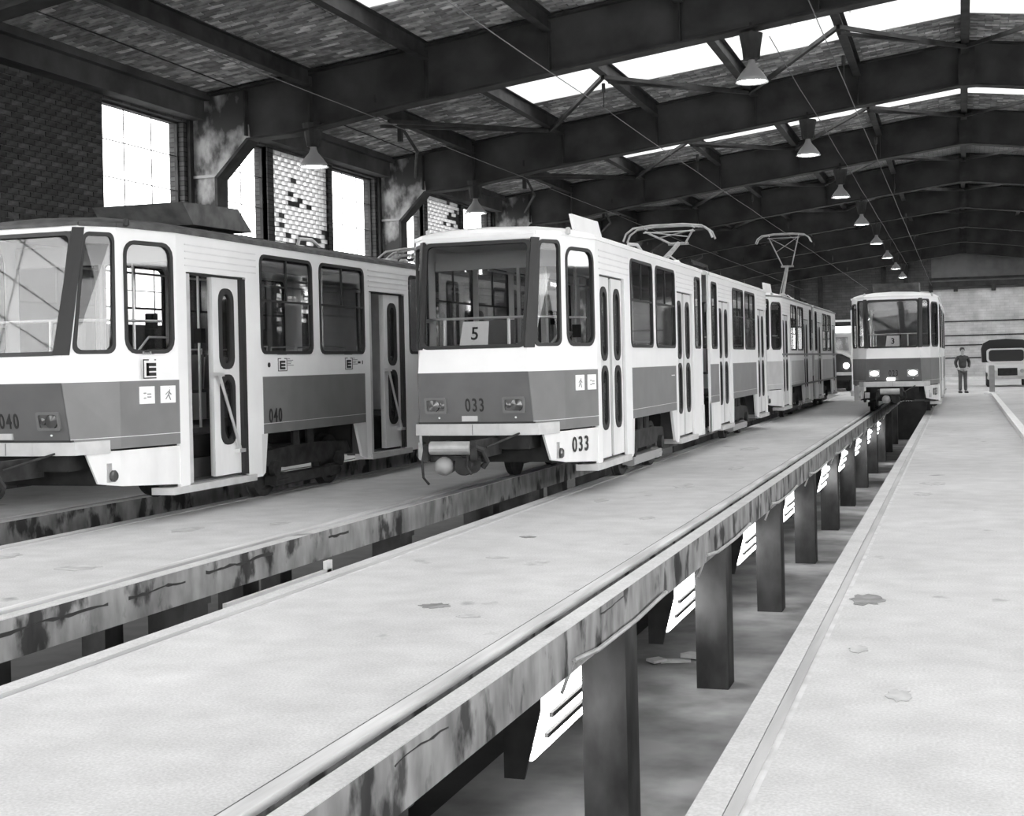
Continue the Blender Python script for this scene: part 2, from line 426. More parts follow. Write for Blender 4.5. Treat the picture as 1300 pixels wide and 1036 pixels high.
# ------------------------------------------------------------------ left wall
wl = MB()
wl.box(XW - .35, XW, YF, YE, -.3, 2.3)       # plinth
wl.box(XW - .35, XW, YF, YE, 5.82, 6.3)
wl.box(XW - .35, XW, YF, -4.8, 2.3, 5.82); wl.box(XW - .35, XW, 3.9, 4.9, 2.3, 5.82); wl.box(XW - .35, XW, 12.3, YB[0] + .4, 2.3, 5.82)
wl.box(XW - .35, XW, YB[0] + .4, 18.33, 2.3, 5.82)
openings = [('window', -4.8, -.5, 9), ('window', -.5, 3.9, 9), ('window', 4.9, 8.6, 9), ('window', 8.6, 12.3, 9)]
for k in range(0, 9):
    y0 = YB[k]; piers = [(y0 - .1, y0 + .45)]
    if k == 0: openings.append(('window', 18.33, y0 + BAY - .1, k))
    else:
        openings += [('window', y0 + .45, y0 + 2.9, k), ('block', y0 + 3.15, y0 + 5.57, k), ('window', y0 + 5.78, y0 + 8.0, k)]
        piers += [(y0 + 2.9, y0 + 3.15), (y0 + 5.57, y0 + 5.78)]
    for a, c in piers: wl.box(XW - .3, XW - .02, a, c, 2.3, 5.82)
wall = wl.build('wall_left', M['wbond']); wall['kind'] = 'structure'
lt = MB(); lt.box(XW, XW + .28, YF, YE, 5.86, 6.34); lt.box(XW, XW + .4, YF, YE, 6.18, 6.30); lt.build('lintel_beam', M['lintel'], wall)


def brick_mesh(m, l, w, h, name='brick'):
    b = MB(); c = .004
    b.add([(-l / 2, -w / 2, 0), (l / 2, -w / 2, 0), (l / 2, w / 2, 0), (-l / 2, w / 2, 0), (-l / 2 + c, -w / 2 + c, -h), (l / 2 - c, -w / 2 + c, -h), (l / 2 - c, w / 2 - c, -h), (-l / 2 + c, w / 2 - c, -h)],
          [(4, 7, 6, 5), (0, 4, 5, 1), (1, 5, 6, 2), (2, 6, 7, 3), (3, 7, 4, 0)])
    me = bpy.data.meshes.new(name); me.from_pydata(b.v, [], b.f); me.materials.append(m); return me


# wall bricks: local +z(-h) face points to +X after rotation about Y
wb = [brick_mesh(m, .238, .068, .016) for m in M['brick']]
cand = []
z = 3.5; row = 0
while z < 5.8:
    y = 12.9 + (.125 if row % 2 else 0)
    while y + .25 < 18.34:
        cand.append((y + .125, z + .04)); y += .25
    z += .083; row += 1
def vis(p): a, c = px(p); return -4 < a < 1304 and -4 < c < 1040
cand = [c for c in cand]
seen = sorted([c for c in cand if vis((XW, c[0], c[1])) and c[1] > 3.9 - (c[0] - 14) * .02], key=lambda c: c[0])
single = set(seen[:300]); RB = Matrix.Rotation(math.radians(-90), 4, 'Y') @ Matrix.Rotation(math.radians(90), 4, 'Z')
stuffb = MB()
for c in cand:
    m = random.choices((0, 1, 2), (4, 4, 2))[0]; pr = random.uniform(0, .006)
    if c in single:
        o = link('brick', wb[m], wall); o.matrix_world = Matrix.Translation((XW + pr, c[0], c[1])) @ RB
    else:
        stuffb.m = m; stuffb.box(XW - .005, XW + .014 + pr, c[0] - .119, c[0] + .119, c[1] - .034, c[1] + .034)
o = stuffb.build('brick_field', M['brick'], wall); o['kind'] = 'stuff'

# windows
pane_me = {}
def window_unit(n, y0, y1, near):
    w = empty('window_%d' % n, (XW - .15, y0, 2.3)); w['kind'] = 'structure'
    L = y1 - y0; H = 3.52; f = MB(); t = .035
    f.box(-.03, .03, 0, t, 0, H); f.box(-.03, .03, L - t, L, 0, H); f.box(-.03, .03, 0, L, 0, t); f.box(-.03, .03, 0, L, H - t, H)
    f.build('window_frame', M['steel'], w)
    g = MB(); nc, nr = 3, 6
    for i in range(1, nc): g.box(-.008, .008, L * i / nc - .006, L * i / nc + .006, t, H - t)
    for i in range(1, nr): g.box(-.009, .009, t, L - t, H * i / nr - .007, H * i / nr + .007)
    g.build('glazing_bar', M['steel'], w)
    if near:
        q = MB(); q.box(-.003, .003, t * .5, L / nc - .01, t * .5, H / nr - .01)
        key = round(L, 2)
        for i in range(nc):
            for j in range(nr):
                if key not in pane_me: pane_me[key] = q.build('pane', M['wglass'], w); pane_me[key] = pane_me[key].data; continue
                link('pane', pane_me[key], w, (0, L * i / nc, H * j / nr))
    else:
        q = MB(); q.box(-.003, .003, t, L - t, t, H - t); q.build('pane', M['wglass'], w)


blk = MB(); blk.box(-.05, .05, -.123, .123, -.043, .043); blk_me = None
nwin = 0
for kind, y0, y1, k in openings:
    nwin += 1
    if kind == 'window': window_unit(nwin, y0, y1, k < 3); continue
    w = empty('window_%d' % nwin, (XW - .1, y0, 2.3)); w['kind'] = 'structure'
    L = y1 - y0; nrow = 38; rh = 3.52 / nrow; nc = 9; bw = L / nc
    f = MB(); f.box(-.03, .03, 0, .03, 0, 3.52); f.box(-.03, .03, L - .03, L, 0, 3.52)
    far = k >= 3; msh = MB(); pan = MB()
    rnd = random.Random(k); cnt = 0
    for r in range(nrow):
        zc = (r + .5) * rh
        f.box(-.02, .02, 0, L, r * rh - .006, r * rh + .006)
        for c in range(nc + (r % 2)):
            yc = (c + .5 - (.5 if r % 2 else 0)) * bw
            a0, a1 = max(.02, yc - bw / 2 + .006), min(L - .02, yc + bw / 2 - .006)
            if a1 - a0 < .04: continue
            zz = 2.3 + zc
            miss = (rnd.random() < .05 and zz < 5.1) or (zz < 4.45 and rnd.random() < (.2 + .4 * (c > 4) * (zz < 4.25))) or (k == 1 and (c, r) in ((3, 32), (3, 29), (4, 28), (4, 27)))
            if k == 2 and c > 4 and zz > 5.0 and rnd.random() < .35: miss = True
            if miss:
                msh.box(-.03, .02, a0, a1, zc - .04, zc + .04)   # gap stuffed with dark board
                continue
            if not far and zz > 3.6 and cnt < 300 and a1 - a0 > bw * .8:
                if blk_me is None:
                    q = MB(); q.box(-.04, .04, -bw / 2 + .008, bw / 2 - .008, -rh / 2 + .006, rh / 2 - .006); blk_me = q.build('glass_block', M['block'], w, loc=(0, yc, zc)).data
                else: link('glass_block', blk_me, w, (0, yc, zc))
                cnt += 1
            else: pan.box(-.04, .04, a0, a1, zc - rh / 2 + .006, zc + rh / 2 - .006)
    f.build('block_joint', M['steel'], w)
    if pan.v: o = pan.build('glass_block_field', M['block'], w); o['kind'] = 'stuff'
    if msh.v: msh.build('dark_infill', M['lintel'], w)
    bl = MB(); bl.box(-.1, .06, -.25, 0.0, 0, 3.52); bl.build('window_post', M['lintel'], w)

# ------------------------------------------------------------------ right wall (beyond the frame) with tall openings
wr = MB(); wr.box(XR, XR + .35, YF, 21, -.3, .8); wr.box(XR, XR + .35, 21, YE, -.3, 4.5); wr.box(XR, XR + .35, YF, YE, 5.7, 6.35)
for k in range(-2, 10): wr.box(XR, XR + .35, 12.7 + 8.1 * k - .25, 12.7 + 8.1 * k + .25, .8 if k < 1 else 4.5, 5.7)
wr.build('wall_right', M['wbond'])['kind'] = 'structure'
wf = MB(); wf.box(-13, XR, YF - .3, YF, 4.9, 7.9)
for a, c in ((-13, -11), (-7.4, -6.9), (-3.7, -3.2), (3.0, 3.6), (9, 13)): wf.box(a, c, YF - .3, YF, 0, 4.9)
wf.build('wall_front', M['wbond'])['kind'] = 'structure'

# ------------------------------------------------------------------ end wall
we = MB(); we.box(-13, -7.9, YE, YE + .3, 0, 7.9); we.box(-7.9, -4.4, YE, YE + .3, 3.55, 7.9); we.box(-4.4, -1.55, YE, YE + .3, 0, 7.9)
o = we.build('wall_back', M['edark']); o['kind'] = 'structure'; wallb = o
we = MB(); we.box(-1.55, XR, YE - .02, YE + .3, 0, 5.35); we.build('whitewashed_wall', M['ebond'], wallb)
we = MB(); we.box(-1.55, XR, YE - .02, YE + .3, 5.35, 7.9); we.build('upper_gable', mat('grey_gable', .14, .9, noise=.3, scale=.8), wallb)
we = MB(); we.box(-1.7, XR, YE - .35, YE - .02, 5.5, 5.8); we.box(-1.7, XR, YE - .12, YE - .02, 5.95, 6.05)
for z in (3.45, 2.62, 1.3, 2.05): we.box(-1.5, XR, YE - .05, YE - .018, z - .035, z + .035)
for x in (-1.6, 5.2, -.2, 1.9): we.box(x - .12, x + .12, YE - .3, YE - .02, 5.2, 5.5)
we.build('steel_rail_beam', M['steel'], wallb)
we = MB()
for x in (-11.4, -9.4, -8.0, -4.3, -3.0): we.box(x - .14, x + .14, YE - .22, YE - .0, 0, 7.0)
we.box(-8.1, -4.2, YE - .25, YE - .0, 3.35, 3.6); we.build('steel_stanchion', M['steel'], wallb)
we = MB(); we.box(-8.1, -4.2, YE - .3, YE - .26, 3.62, 3.75); we.build('door_head', M['white'], wallb)
# white skirting step at the foot of the wall
we = MB(); we.box(-1.2, XR, YE - 1.0, YE - .03, 0, .18); we.build('baseboard_back', M['white'], wallb)

# ------------------------------------------------------------------ ceiling
SKX0, SKX1 = -8.43, 8.9
def slab_quad(b, x0, x1, y0, y1, t=.14):
    """roof slab piece following the slope (split at the ridge by the caller)"""
    za, zb = roofz(x0), roofz(x1)
    b.hexa([(x0, y0, za), (x1, y0, zb), (x1, y1, zb), (x0, y1, za), (x0, y0, za + t), (x1, y0, zb + t), (x1, y1, zb + t), (x0, y1, za + t)])
ce = MB()
for k in range(-3, 9):
    y0 = 12.7 + BAY * k; ys, ye = y0 + 3.3, y0 + 5.8
    for xa, xb in ((-12.9, SKX0), (SKX0, RX), (RX, SKX1), (SKX1, XR + .4)):
        if xb <= SKX0 or xa >= SKX1: slab_quad(ce, xa, xb, y0, y0 + BAY)
        else: slab_quad(ce, xa, xb, y0, ys); slab_quad(ce, xa, xb, ye, y0 + BAY)
ceil = ce.build('ceiling', M['cbond']); ceil['kind'] = 'structure'
# skylight kerbs (white reveals) and glazing bars
for k in range(-3, 9):
    y0 = 12.7 + BAY * k; ys, ye = y0 + 3.3, y0 + 5.8; h = .5
    s = MB()
    for xa, xb in ((SKX0, RX), (RX, SKX1)):
        za, zb = roofz(xa) - .03, roofz(xb) - .03
        for yy in (ys, ye):
            d = .06 if yy == ye else -.06
            ya, yb_ = (yy - d, yy) if d > 0 else (yy, yy - d)
            s.hexa([(xa, ya, za), (xb, ya, zb), (xb, yb_, zb), (xa, yb_, za), (xa, ya, za + h), (xb, ya, zb + h), (xb, yb_, zb + h), (xa, yb_, za + h)])
    s.box(SKX0, SKX0 + .06, ys, ye, roofz(SKX0) - .02, roofz(SKX0) + h); s.box(SKX1 - .06, SKX1, ys, ye, roofz(SKX1) - .01, roofz(SKX1) + h)
    s.build('skylight_reveal', M['white'], ceil)
    g = MB(); x = SKX0 + 1.1
    while x < SKX1:
        z = roofz(x) + h - .02; g.box(x - .02, x + .02, ys, ye, z - .05, z); x += 1.1
    g.build('skylight_bar', M['white'], ceil)
    if True:
        gl = MB()
        for xa, xb in ((SKX0, RX), (RX, SKX1)):
            za, zb = roofz(xa) + h, roofz(xb) + h
            gl.hexa([(xa, ys, za), (xb, ys, zb), (xb, ye, zb), (xa, ye, za), (xa, ys, za + .01), (xb, ys, zb + .01), (xb, ye, zb + .01), (xa, ye, za + .01)])
        gl.build('skylight_glass', M['skyglass'], ceil)
# ceiling bricks
PUR = [-12.28, -10.2, -8.12, -6.04, -3.96, -1.88, .2]
cb = [brick_mesh(m, .255, .112, .018) for m in M['cbrick']]
ang = math.atan(.12)
def cands(y0, y1, x0, x1):
    out = []; y = y0; row = 0
    while y < y1:
        x = x0 + (.135 if row % 2 else 0) + random.uniform(-.01, .01)
        while x < x1 - .13:
            ok = not (SKX0 - .2 < x + .135 < SKX1 and (y - 12.7) % BAY > 3.1 and (y - 12.7) % BAY < 5.75)
            if ok and vis((x, y, roofz(x))): out.append((x + .135, y + .06))
            x += .27
        y += .125; row += 1
    return out
near = cands(13.0, 20.7, -12.4, -5.0); near.sort(key=lambda c: (Vector((c[0], c[1], roofz(c[0]))) - EYE).length)
vn = [c for c in near if px((c[0], c[1], roofz(c[0])))[1] > -2]
singles = set(vn[:300]); st = MB(); cs, sn = math.cos(ang), math.sin(ang)
for c in near + cands(21.0, 36.9, -12.4, 3.5):
    m = random.choices((0, 1, 2, 3), (34, 40, 18, 8))[0]; pr = random.uniform(0, .008); zz = roofz(c[0]) - pr
    if c in singles:
        o = link('brick', cb[m], ceil); o.location = (c[0], c[1], zz); o.rotation_euler = (0, -ang if c[0] < RX else ang, 0)
    else:
        st.m = m; s_ = .12 if c[0] < RX else -.12; l = .127; w = .056; h = .018
        v = [(c[0] + i * l, c[1] + j * w, zz + i * l * s_) for i, j in ((-1, -1), (1, -1), (1, 1), (-1, 1))]
        st.add(v + [(a, b_, d - h) for a, b_, d in v], [(4, 7, 6, 5), (0, 4, 5, 1), (1, 5, 6, 2), (2, 6, 7, 3), (3, 7, 4, 0)])
o = st.build('brick_field', M['cbrick'], ceil); o['kind'] = 'stuff'

# ------------------------------------------------------------------ girder frames
def frame(y, detail):
    fr = empty('girder_frame', (0, y, 0)); fr['kind'] = 'structure'
    for sgn in (-1, 1):
        def X(x): return x if sgn < 0 else 2 * RX - x
        top = [(X(-12.45), 6.22), (RX, 7.76)]
        bot = [(X(-12.45), 5.0), (X(-11.98), 4.86), (X(-11.36), 5.46), (X(-10.5), 5.50), (X(-8.6), 5.80), (RX, 6.92)]
        w = MB(); w.prism([(X(-12.45), 4.5)] + [(X(-11.98), 4.5)] + bot[1:] + [top[1], top[0]], 'y', .13, .17); w.build('girder_web', M['web'], fr)
        c = MB(); c.prism([(X(-12.5), 0), (X(-11.98), 0), (X(-11.98), 4.86), (X(-11.36), 5.46), (X(-11.45), 6.30), (X(-12.5), 6.20)], 'y', .10, .20); c.build('column_web', M['colm'], fr)
        c = MB(); c.box(X(-11.98), X(-11.93), -.02, .34, 0, 4.86); c.beam((X(-11.955), .16, 4.84), (X(-11.34), .16, 5.46), .36, .05); c.box(X(-12.5), X(-12.44), -.02, .34, 0, 6.2); c.build('column_flange', M['steel'], fr)
        f = MB(); pts = [(X(-11.36), 5.46), (X(-10.5), 5.50), (X(-8.6), 5.80), (RX, 6.92)]
        for a, c2 in zip(pts, pts[1:]): f.beam((a[0], .15, a[1]), (c2[0], .15, c2[1]), .32, .035)
        f.beam((top[0][0], .15, top[0][1] + .0), (top[1][0], .15, top[1][1]), .32, .035)
        f.build('girder_flange', M['steel'], fr)
        if detail:
            s = MB()
            for x in (-11.4, -10.2, -8.12, -6.04, -3.96, -1.88):
                zb = 5.5 if x < -10.5 else (5.5 + (x + 10.5) * .158 if x < -8.6 else 5.8 + (x + 8.6) * .1268)
                s.box(X(x) - .012, X(x) + .012, .0, .3, zb + .02, roofz(x) - .12)
            s.build('stiffener', M['steel'], fr)
            t = MB(); t.box(X(-12.45), X(-11.98), .07, .11, 4.86, 4.91); t.build('tie_plate', M['enamel'], fr)
    p = MB(); p.box(RX - .16, RX + .16, -.02, .32, 6.88, 7.74); p.build('ridge_plate', M['steel'], fr)
    return fr
for k in range(0, 9): frame(YB[k], k < 5)
frame(YB[0] - BAY, False)

# purlins (I sections) and bracing
pu = empty('roof_steelwork', (0, 0, 0)); pu['kind'] = 'structure'
for x in PUR + [2 * RX - v for v in PUR[:-1]]:
    z = roofz(x)
    if x == PUR[0] or x > 5: continue
    for k in range(0, 9):
        b = MB(); ya, yb_ = YB[k] - BAY + .3 if k == 0 else YB[k] + .3, (YB[k] if k == 0 else YB[k] + BAY)
        if k == 0: ya = YB[0] + .3; yb_ = YB[1]
        b.box(x - .075, x + .075, ya, yb_, z - .30, z - .285); b.box(x - .075, x + .075, ya, yb_, z - .035, z - .02); b.box(x - .008, x + .008, ya, yb_, z - .285, z - .035)
        b.build('purlin', M['steel'], pu)
for k in range(1, 6):
    o0 = YB[k]
    zig = [(-10.2, 3.4), (-8.12, 7.2), (-6.04, 3.5), (-3.96, 7.4), (-1.88, 3.5), (.2, 7.2), (2.3, 3.5)]
    for a, c in zip(zig, zig[1:]):
        b = MB(); b.beam((a[0], o0 + a[1], roofz(a[0]) - .34), (c[0], o0 + c[1], roofz(c[0]) - .34), .07, .07); b.build('brace', M['steel'], pu)
    for a, c in (((-10.4, 3.9), (-8.12, 7.0)), ((-6.0, 4.2), (-3.96, 7.2)), ((-1.88, 4.2), (.2, 7.0))):
        b = MB(); b.beam((a[0], o0 + a[1] - .4, roofz(a[0]) - .38), (c[0], o0 + c[1], roofz(c[0]) - .38), .06, .06); b.build('brace', M['steel'], pu)
    b = MB(); b.tube([(-10.3, o0 + 4.3, roofz(-10.3) - .3), (-10.35, o0 + 5.2, 5.9), (-11.4, o0 + 7.7, 5.75)], .035, 6); b.box(-10.36, -10.28, o0 + 4.2, o0 + 4.3, 5.95, 6.5); b.build('hanger', M['steel'], pu)
for k in range(0, 2):
    b = MB(); b.tube([(-11.5, YB[k] + .3, 6.38), (-11.5, YB[k] + 4, 6.36), (-11.5, YB[k] + 8.1, 6.32)], .012, 5); b.build('conduit', M['steel'], pu)

# contact wires
for x, zz, lab in ((-9.05, 5.66, 'thin overhead contact wire above the far left tram'), (-5.2, 5.52, 'thin overhead contact wire above the middle tram with the number 5'), (-1.55, 5.62, 'thin overhead contact wire above the far right tram')):
    b = MB(); pts = []
    for k in range(0, 80):
        y = 8 + k; s = ((y - 12.7) % BAY) / BAY; pts.append((x, y, zz - .02 * math.sin(math.pi * s)))
    b.tube(pts, .007, 5)
    o = b.build('contact_wire', M['wire']); tag(o, lab, 'wire', 'contact wires')
    for k in range(1, 9):
        h = MB(); h.tube([(x, YB[k] + .15, zz), (x, YB[k] + .15, zz + .25)], .008, 5); h.tube([(x, YB[k] + .15, zz + .24), (x, YB[k] + .15, zz + .38)], .03, 8); h.build('hanger', M['steel'], o)
b = MB(); b.tube([(-2.62, 20.9 + i * 4.05, 6.38 - .04 * (i % 2)) for i in range(15)], .008, 5); tag(b.build('lamp_cable', M['wire']), 'thin supply cable strung along the row of ceiling lamps', 'cable')


# ------------------------------------------------------------------ lamps
def hall_lamp(x, y, ztop, lit, label, grp, src=None):
    r = empty('hall_lamp', (x, y, ztop)); tag(r, label, 'lamp', grp)
    n = 12
    b = MB(); b.tube([(0, 0, .1), (0, 0, -.06)], .03, 8); b.build('stem', M['steel'], r)
    b = MB(); b.lathe([(.10, -.06), (.18, -.07), (.175, -.1), (.115, -.44), (.10, -.46)], (0, 0, 0), n=n)
    for i in range(12):
        a = math.pi * 2 * i / 12; b.beam((.15 * math.cos(a), .15 * math.sin(a), -.1), (.10 * math.cos(a) * 1.15, .10 * math.sin(a) * 1.15, -.45), .012, .02)
    b.build('ballast', M['steel'], r)
    b = MB(); b.lathe([(.05, -.44), (.055, -.50), (.08, -.56), (.15, -.64), (.22, -.74), (.25, -.80), (.242, -.80), (.21, -.735), (.14, -.65), (.07, -.57), (.04, -.5)], (0, 0, 0), n=24); b.build('shade', [M['enamel']], r, True)
    b = MB(); b.lathe([(.002, -.795), (.19, -.79), (.225, -.77), (.10, -.64), (.03, -.6)], (0, 0, 0), n=24); b.build('bulb', M['bulb'] if lit else M['reflector'], r, True)
    return r
for k in range(1, 9):
    ords = ['nearest', 'second', 'third', 'fourth', 'fifth', 'sixth', 'seventh', 'last']
    hall_lamp(-2.9, YB[k] + .15, 6.52, True, '%s lit bell lamp of the long row hung under the roof girders' % ords[k - 1], 'lit lamps in a row above the platform')
for k, s_ in ((1, 'lit bell lamp hanging in front of the glass block window'), (2, 'lit bell lamp hanging just above the middle tram roof by the wall windows')):
    hall_lamp(-10.2, YB[k] + .15, 5.72, True, s_, 'lamps by the left wall')

# pit lights
def pit_light(x, y, label, zb=-.64, L=1.85):
    r = empty('pit_light', (x, y, zb)); tag(r, label, 'light', 'fluorescent pit lights under the middle platform')
    b = MB(); b.prism([(.02, 0), (.02, -.06), (-.09, -.50), (-.16, -.50), (-.16, 0)], 'y', 0, L); b.build('housing', M['reflector'], r)
    b = MB(); b.prism([(.06, .03), (.06, -.1), (-.06, -.56), (-.20, -.56), (-.20, .03)], 'y', -.03, -.002); b.build('end_plate', M['dark'], r)
    b = MB(); b.prism([(.06, .03), (.06, -.1), (-.06, -.56), (-.20, -.56), (-.20, .03)], 'y', L + .002, L + .03); b.build('end_plate', M['dark'], r)
    for yy in (.3, L - .3):
        b = MB(); b.tube([(-.06, yy, 0), (-.06, yy, -.14 - zb)], .012, 6); b.build('hanger', M['steel'], r)
    for f in (.14, .46, .80):
        xx, zz = .02 - .11 * f + .03, -.06 - .44 * f
        b = MB(); b.tube([(xx, .04, zz), (xx, L - .04, zz)], .045, 10); b.build('tube', M['tube'], r)
    for f in (.30, .63):
        xx, zz = .02 - .11 * f + .03, -.06 - .44 * f
        b = MB(); b.box(xx + .02, xx + .05, .25, L - .5, zz - .016, zz + .016); b.build('starter_rail', M['dark'], r)
    return r
for k in range(-1, 8):
    y = 13.28 + 4.5 * k
    nm = ['nearest of the row', 'ending at the pillar by the crumpled paper', 'second past the crumpled paper', 'third past the crumpled paper', 'fourth past the crumpled paper', 'fifth past the crumpled paper', 'third from the far end', 'second from the far end', 'farthest of the row'][k + 1]
    if k < 3: pit_light(-2.76, y, 'bright fluorescent fixture under the platform edge, ' + nm)
    else: pit_light(-2.56, y - .56, 'bright fluorescent fixture under the platform edge, ' + nm, -.5, 1.5)
# conduits along the beam
for k in range(0, 9):
    y = 7.9 + 4.5 * k
    b = MB(); b.tube([(-2.22, y, -.20), (-2.2, y + .5, -.235), (-2.2, y + 1.6, -.245), (-2.2, y + 2.6, -.22)], .016, 7); b.tube([(-2.22, y, -.2), (-2.3, y, -.4)], .012, 6)
    b.build('conduit', M['lightmetal'], P1)
b = MB(); b.box(-5.84, -5.80, 10.1, 12.1, -.40, -.36); b.box(-5.84, -5.80, 10.1, 10.14, -.55, -.40); b.box(-5.84, -5.80, 12.0, 12.12, -.50, -.28); b.build('pipe_bracket', M['white'], P2)
# long cracks in the old edge beams
def crack(par, xe, y0, y1, z, seed, w=.012):
    rnd = random.Random(seed); up = []; dn = []; y = y0; zz = z
    while y < y1:
        zz += rnd.uniform(-.012, .012); zz = z + (zz - z) * .8; t = w * rnd.uniform(.3, 1.3); up.append((y, zz + t)); dn.append((y, zz - t)); y += rnd.uniform(.04, .12)
    b = MB()
    for i in range(len(up) - 1): b.hexa([(xe, dn[i][0], dn[i][1]), (xe + .004, dn[i][0], dn[i][1]), (xe + .004, dn[i + 1][0], dn[i + 1][1]), (xe, dn[i + 1][0], dn[i + 1][1]), (xe, up[i][0], up[i][1]), (xe + .004, up[i][0], up[i][1]), (xe + .004, up[i + 1][0], up[i + 1][1]), (xe, up[i + 1][0], up[i + 1][1])])
    b.build('crack', M['rubber'], par)
for i, (a, c, z) in enumerate([(6.6, 8.6, -.10), (8.8, 9.6, -.09), (9.9, 11.1, -.08), (12.2, 12.7, -.07)]): crack(P2, -5.871, a, c, z, i)
crack(P1, -2.231, 5.2, 5.9, -.06, 9, .006); crack(P1, -2.231, 8.6, 9.3, -.05, 10, .006)
# paper litter in the pit
b = MB()
for i, (x, y, w, l, a) in enumerate([(-3.15, 15.45, .34, .22, .3), (-3.35, 15.35, .2, .18, .9), (-2.98, 15.6, .22, .16, -.4)]):
    vs = []
    for p, q in ((-1, -1), (1, -.8), (1.1, .9), (-.7, 1)):
        u, v = p * w / 2, q * l / 2; vs.append((x + u * math.cos(a) - v * math.sin(a), y + u * math.sin(a) + v * math.cos(a)))
    b.prism(vs, 'z', PZ + .004 + i * .01, PZ + .012 + i * .03)
tag(b.build('waste_paper', M['paper']), 'crumpled pale paper lying on the pit floor between two pillars', 'litter')


# ------------------------------------------------------------------ trams
FACE = [(.78, .45, .68), (.91, .43, .68), (1.48, .33, .66), (1.76, .36, .645), (2.99, .60, .67), (3.06, .64, .675)]   # z, y, half width
PLAN = [(.60, .87), (1.50, 1.01), (8.95, 1.01)]
HW = 1.09
KX, KY, SY = .90, .95, 1.76


def fyw(z):
    for a, c in zip(FACE, FACE[1:]):
        if a[0] <= z <= c[0]:
            t = (z - a[0]) / (c[0] - a[0]); return a[1] + t * (c[1] - a[1]), a[2] + t * (c[2] - a[2])
    return FACE[0][1:] if z < FACE[0][0] else FACE[-1][1:]


def seat_parts(par, x, y, face=-1):
    b = MB(); b.box(x - .2, x + .2, y - .2, y + .2, 1.28, 1.32); b.prism([(y - face * .2, 1.3), (y - face * .24, 1.3), (y - face * .30, 1.78), (y - face * .26, 1.78)], 'x', x - .2, x + .2)
    b.box(x - .03, x + .03, y - .03, y + .03, .92, 1.28)
    s = b.build('passenger_seat', M['seat'], par)
    h = MB(); h.tube([(x - .17, y - face * .28, 1.75), (x - .17, y - face * .3, 1.85), (x + .17, y - face * .3, 1.85), (x + .17, y - face * .28, 1.75)], .012, 6); h.build('grab_rail', M['chrome'], s)


def win(par, P, out, outer_uv=None, name='side_window', r=.09, bars=None, tilt=True, dims=None, bm=None):
    """window over quad P (P00,P10,P11,P01 = hole corners) with rubber frame, pane, optional bars. returns uv hole loop unit"""
    P = [Vector(p) for p in P]; W_ = (P[1] - P[0]).length; H_ = (P[3] - P[0]).length
    N = (P[1] - P[0]).cross(P[3] - P[0]).normalized()
    if N.dot(Vector(out)) < 0: N = -N
    def f(u, v): return P[0] * (1 - u) * (1 - v) + P[1] * u * (1 - v) + P[2] * u * v + P[3] * (1 - u) * v
    ru, rv = r / W_, r / H_; e = .028
    inn = rrect(0 + e / W_, 1 - e / W_, 0 + e / H_, 1 - e / H_, ru, rv); outr = rrect(-.012 / W_, 1 + .012 / W_, -.012 / H_, 1 + .012 / H_, ru * 1.25, rv * 1.25)
    b = MB(); b.ring(f, outr, inn, N, -.03, .012)
    w = b.build(name, M['rubber'], par)
    g = MB(); q = [f(a, c) + N * -.012 for a, c in ((.01, .01), (.99, .01), (.99, .99), (.01, .99))]; q2 = [p - N * .006 for p in q]
    g.hexa([q2[0], q2[1], q[1], q[0], q2[3], q2[2], q[2], q[3]]); g.build('pane', M['glass'], w)
    if bars:
        k = MB()
        if bars[0] is not None: k.beam(f(0, bars[0]) - N * .01, f(1, bars[0]) - N * .01, .03, .026)
        if bars[1] is not None: k.beam(f(bars[1], bars[0]) - N * .01, f(bars[1], 1) - N * .01, .022, .022)
        k.build('window_bar', M['rubber'] if bm is None else bm, w)
    return w


def hole(u0, u1, v0, v1, W_, H_, r=.09):
    return rrect(u0, u1, v0, v1, r * 1.05 / W_, r * 1.05 / H_)


def leaf(par, side, y0, y1, x, openrot=0, zb=.38, zt=2.62, handle=False, name='door_leaf', gm=None):
    """door leaf in the plane x, from y0 to y1"""
    w = y1 - y0; h = zt - zb; gw = min(.30, w * .56)
    e = empty(name, (x * side, y0, 0), 0, par)
    sx = side
    a, c = (w - gw) / 2 / w, (w + gw) / 2 / w
    hv = [(1.60, 2.48), (.74, 1.50)]
    holes = [rrect(a, c, (v0 - zb) / h, (v1 - zb) / h, gw * .42 / w, gw * .42 / h, 4) for v0, v1 in hv]
    b = MB(); P = [(0, 0, zb), (0, w, zb), (0, w, zt), (0, 0, zt)]
    b.patch(P, holes, .035, out=(side, 0, 0)); o = b.build(name, M['dirtywhite'], par, loc=(x * side, y0, 0)); COLremove(e)
    for v0, v1 in hv:
        Pg = [Vector((0, a * w, v0)), Vector((0, c * w, v0)), Vector((0, c * w, v1)), Vector((0, a * w, v1))]
        def f(u, v): return Pg[0] * (1 - u) * (1 - v) + Pg[1] * u * (1 - v) + Pg[2] * u * v + Pg[3] * (1 - u) * v
        g = MB(); hh = v1 - v0
        g.ring(f, rrect(-.02 / gw, 1 + .02 / gw, -.02 / hh, 1 + .02 / hh, .45, .45 * gw / hh), rrect(.05 / gw, 1 - .05 / gw, .04 / hh, 1 - .04 / hh, .38, .38 * gw / hh), (side, 0, 0), -.02, .01)
        g.build('glass_seal', M['rubber'], o)
        q = MB(); q.box(-.018 * side, -.012 * side, a * w + .004, c * w - .004, v0 + .005, v1 - .005); q.build('door_glass', M['glass'], o)
    if handle:
        t = MB(); t.tube([(.05 * side, .04, 1.52), (.05 * side, w * .8, .66)], .018, 8); t.box(.0, .07 * side, -.02, .12, 1.5, 1.545); t.box(.0, .07 * side, w * .8 - .05, w * .8 + .09, .62, .66)
        t.build('handle', M['chrome'], o)
    return o


def COLremove(e): bpy.data.objects.remove(e)


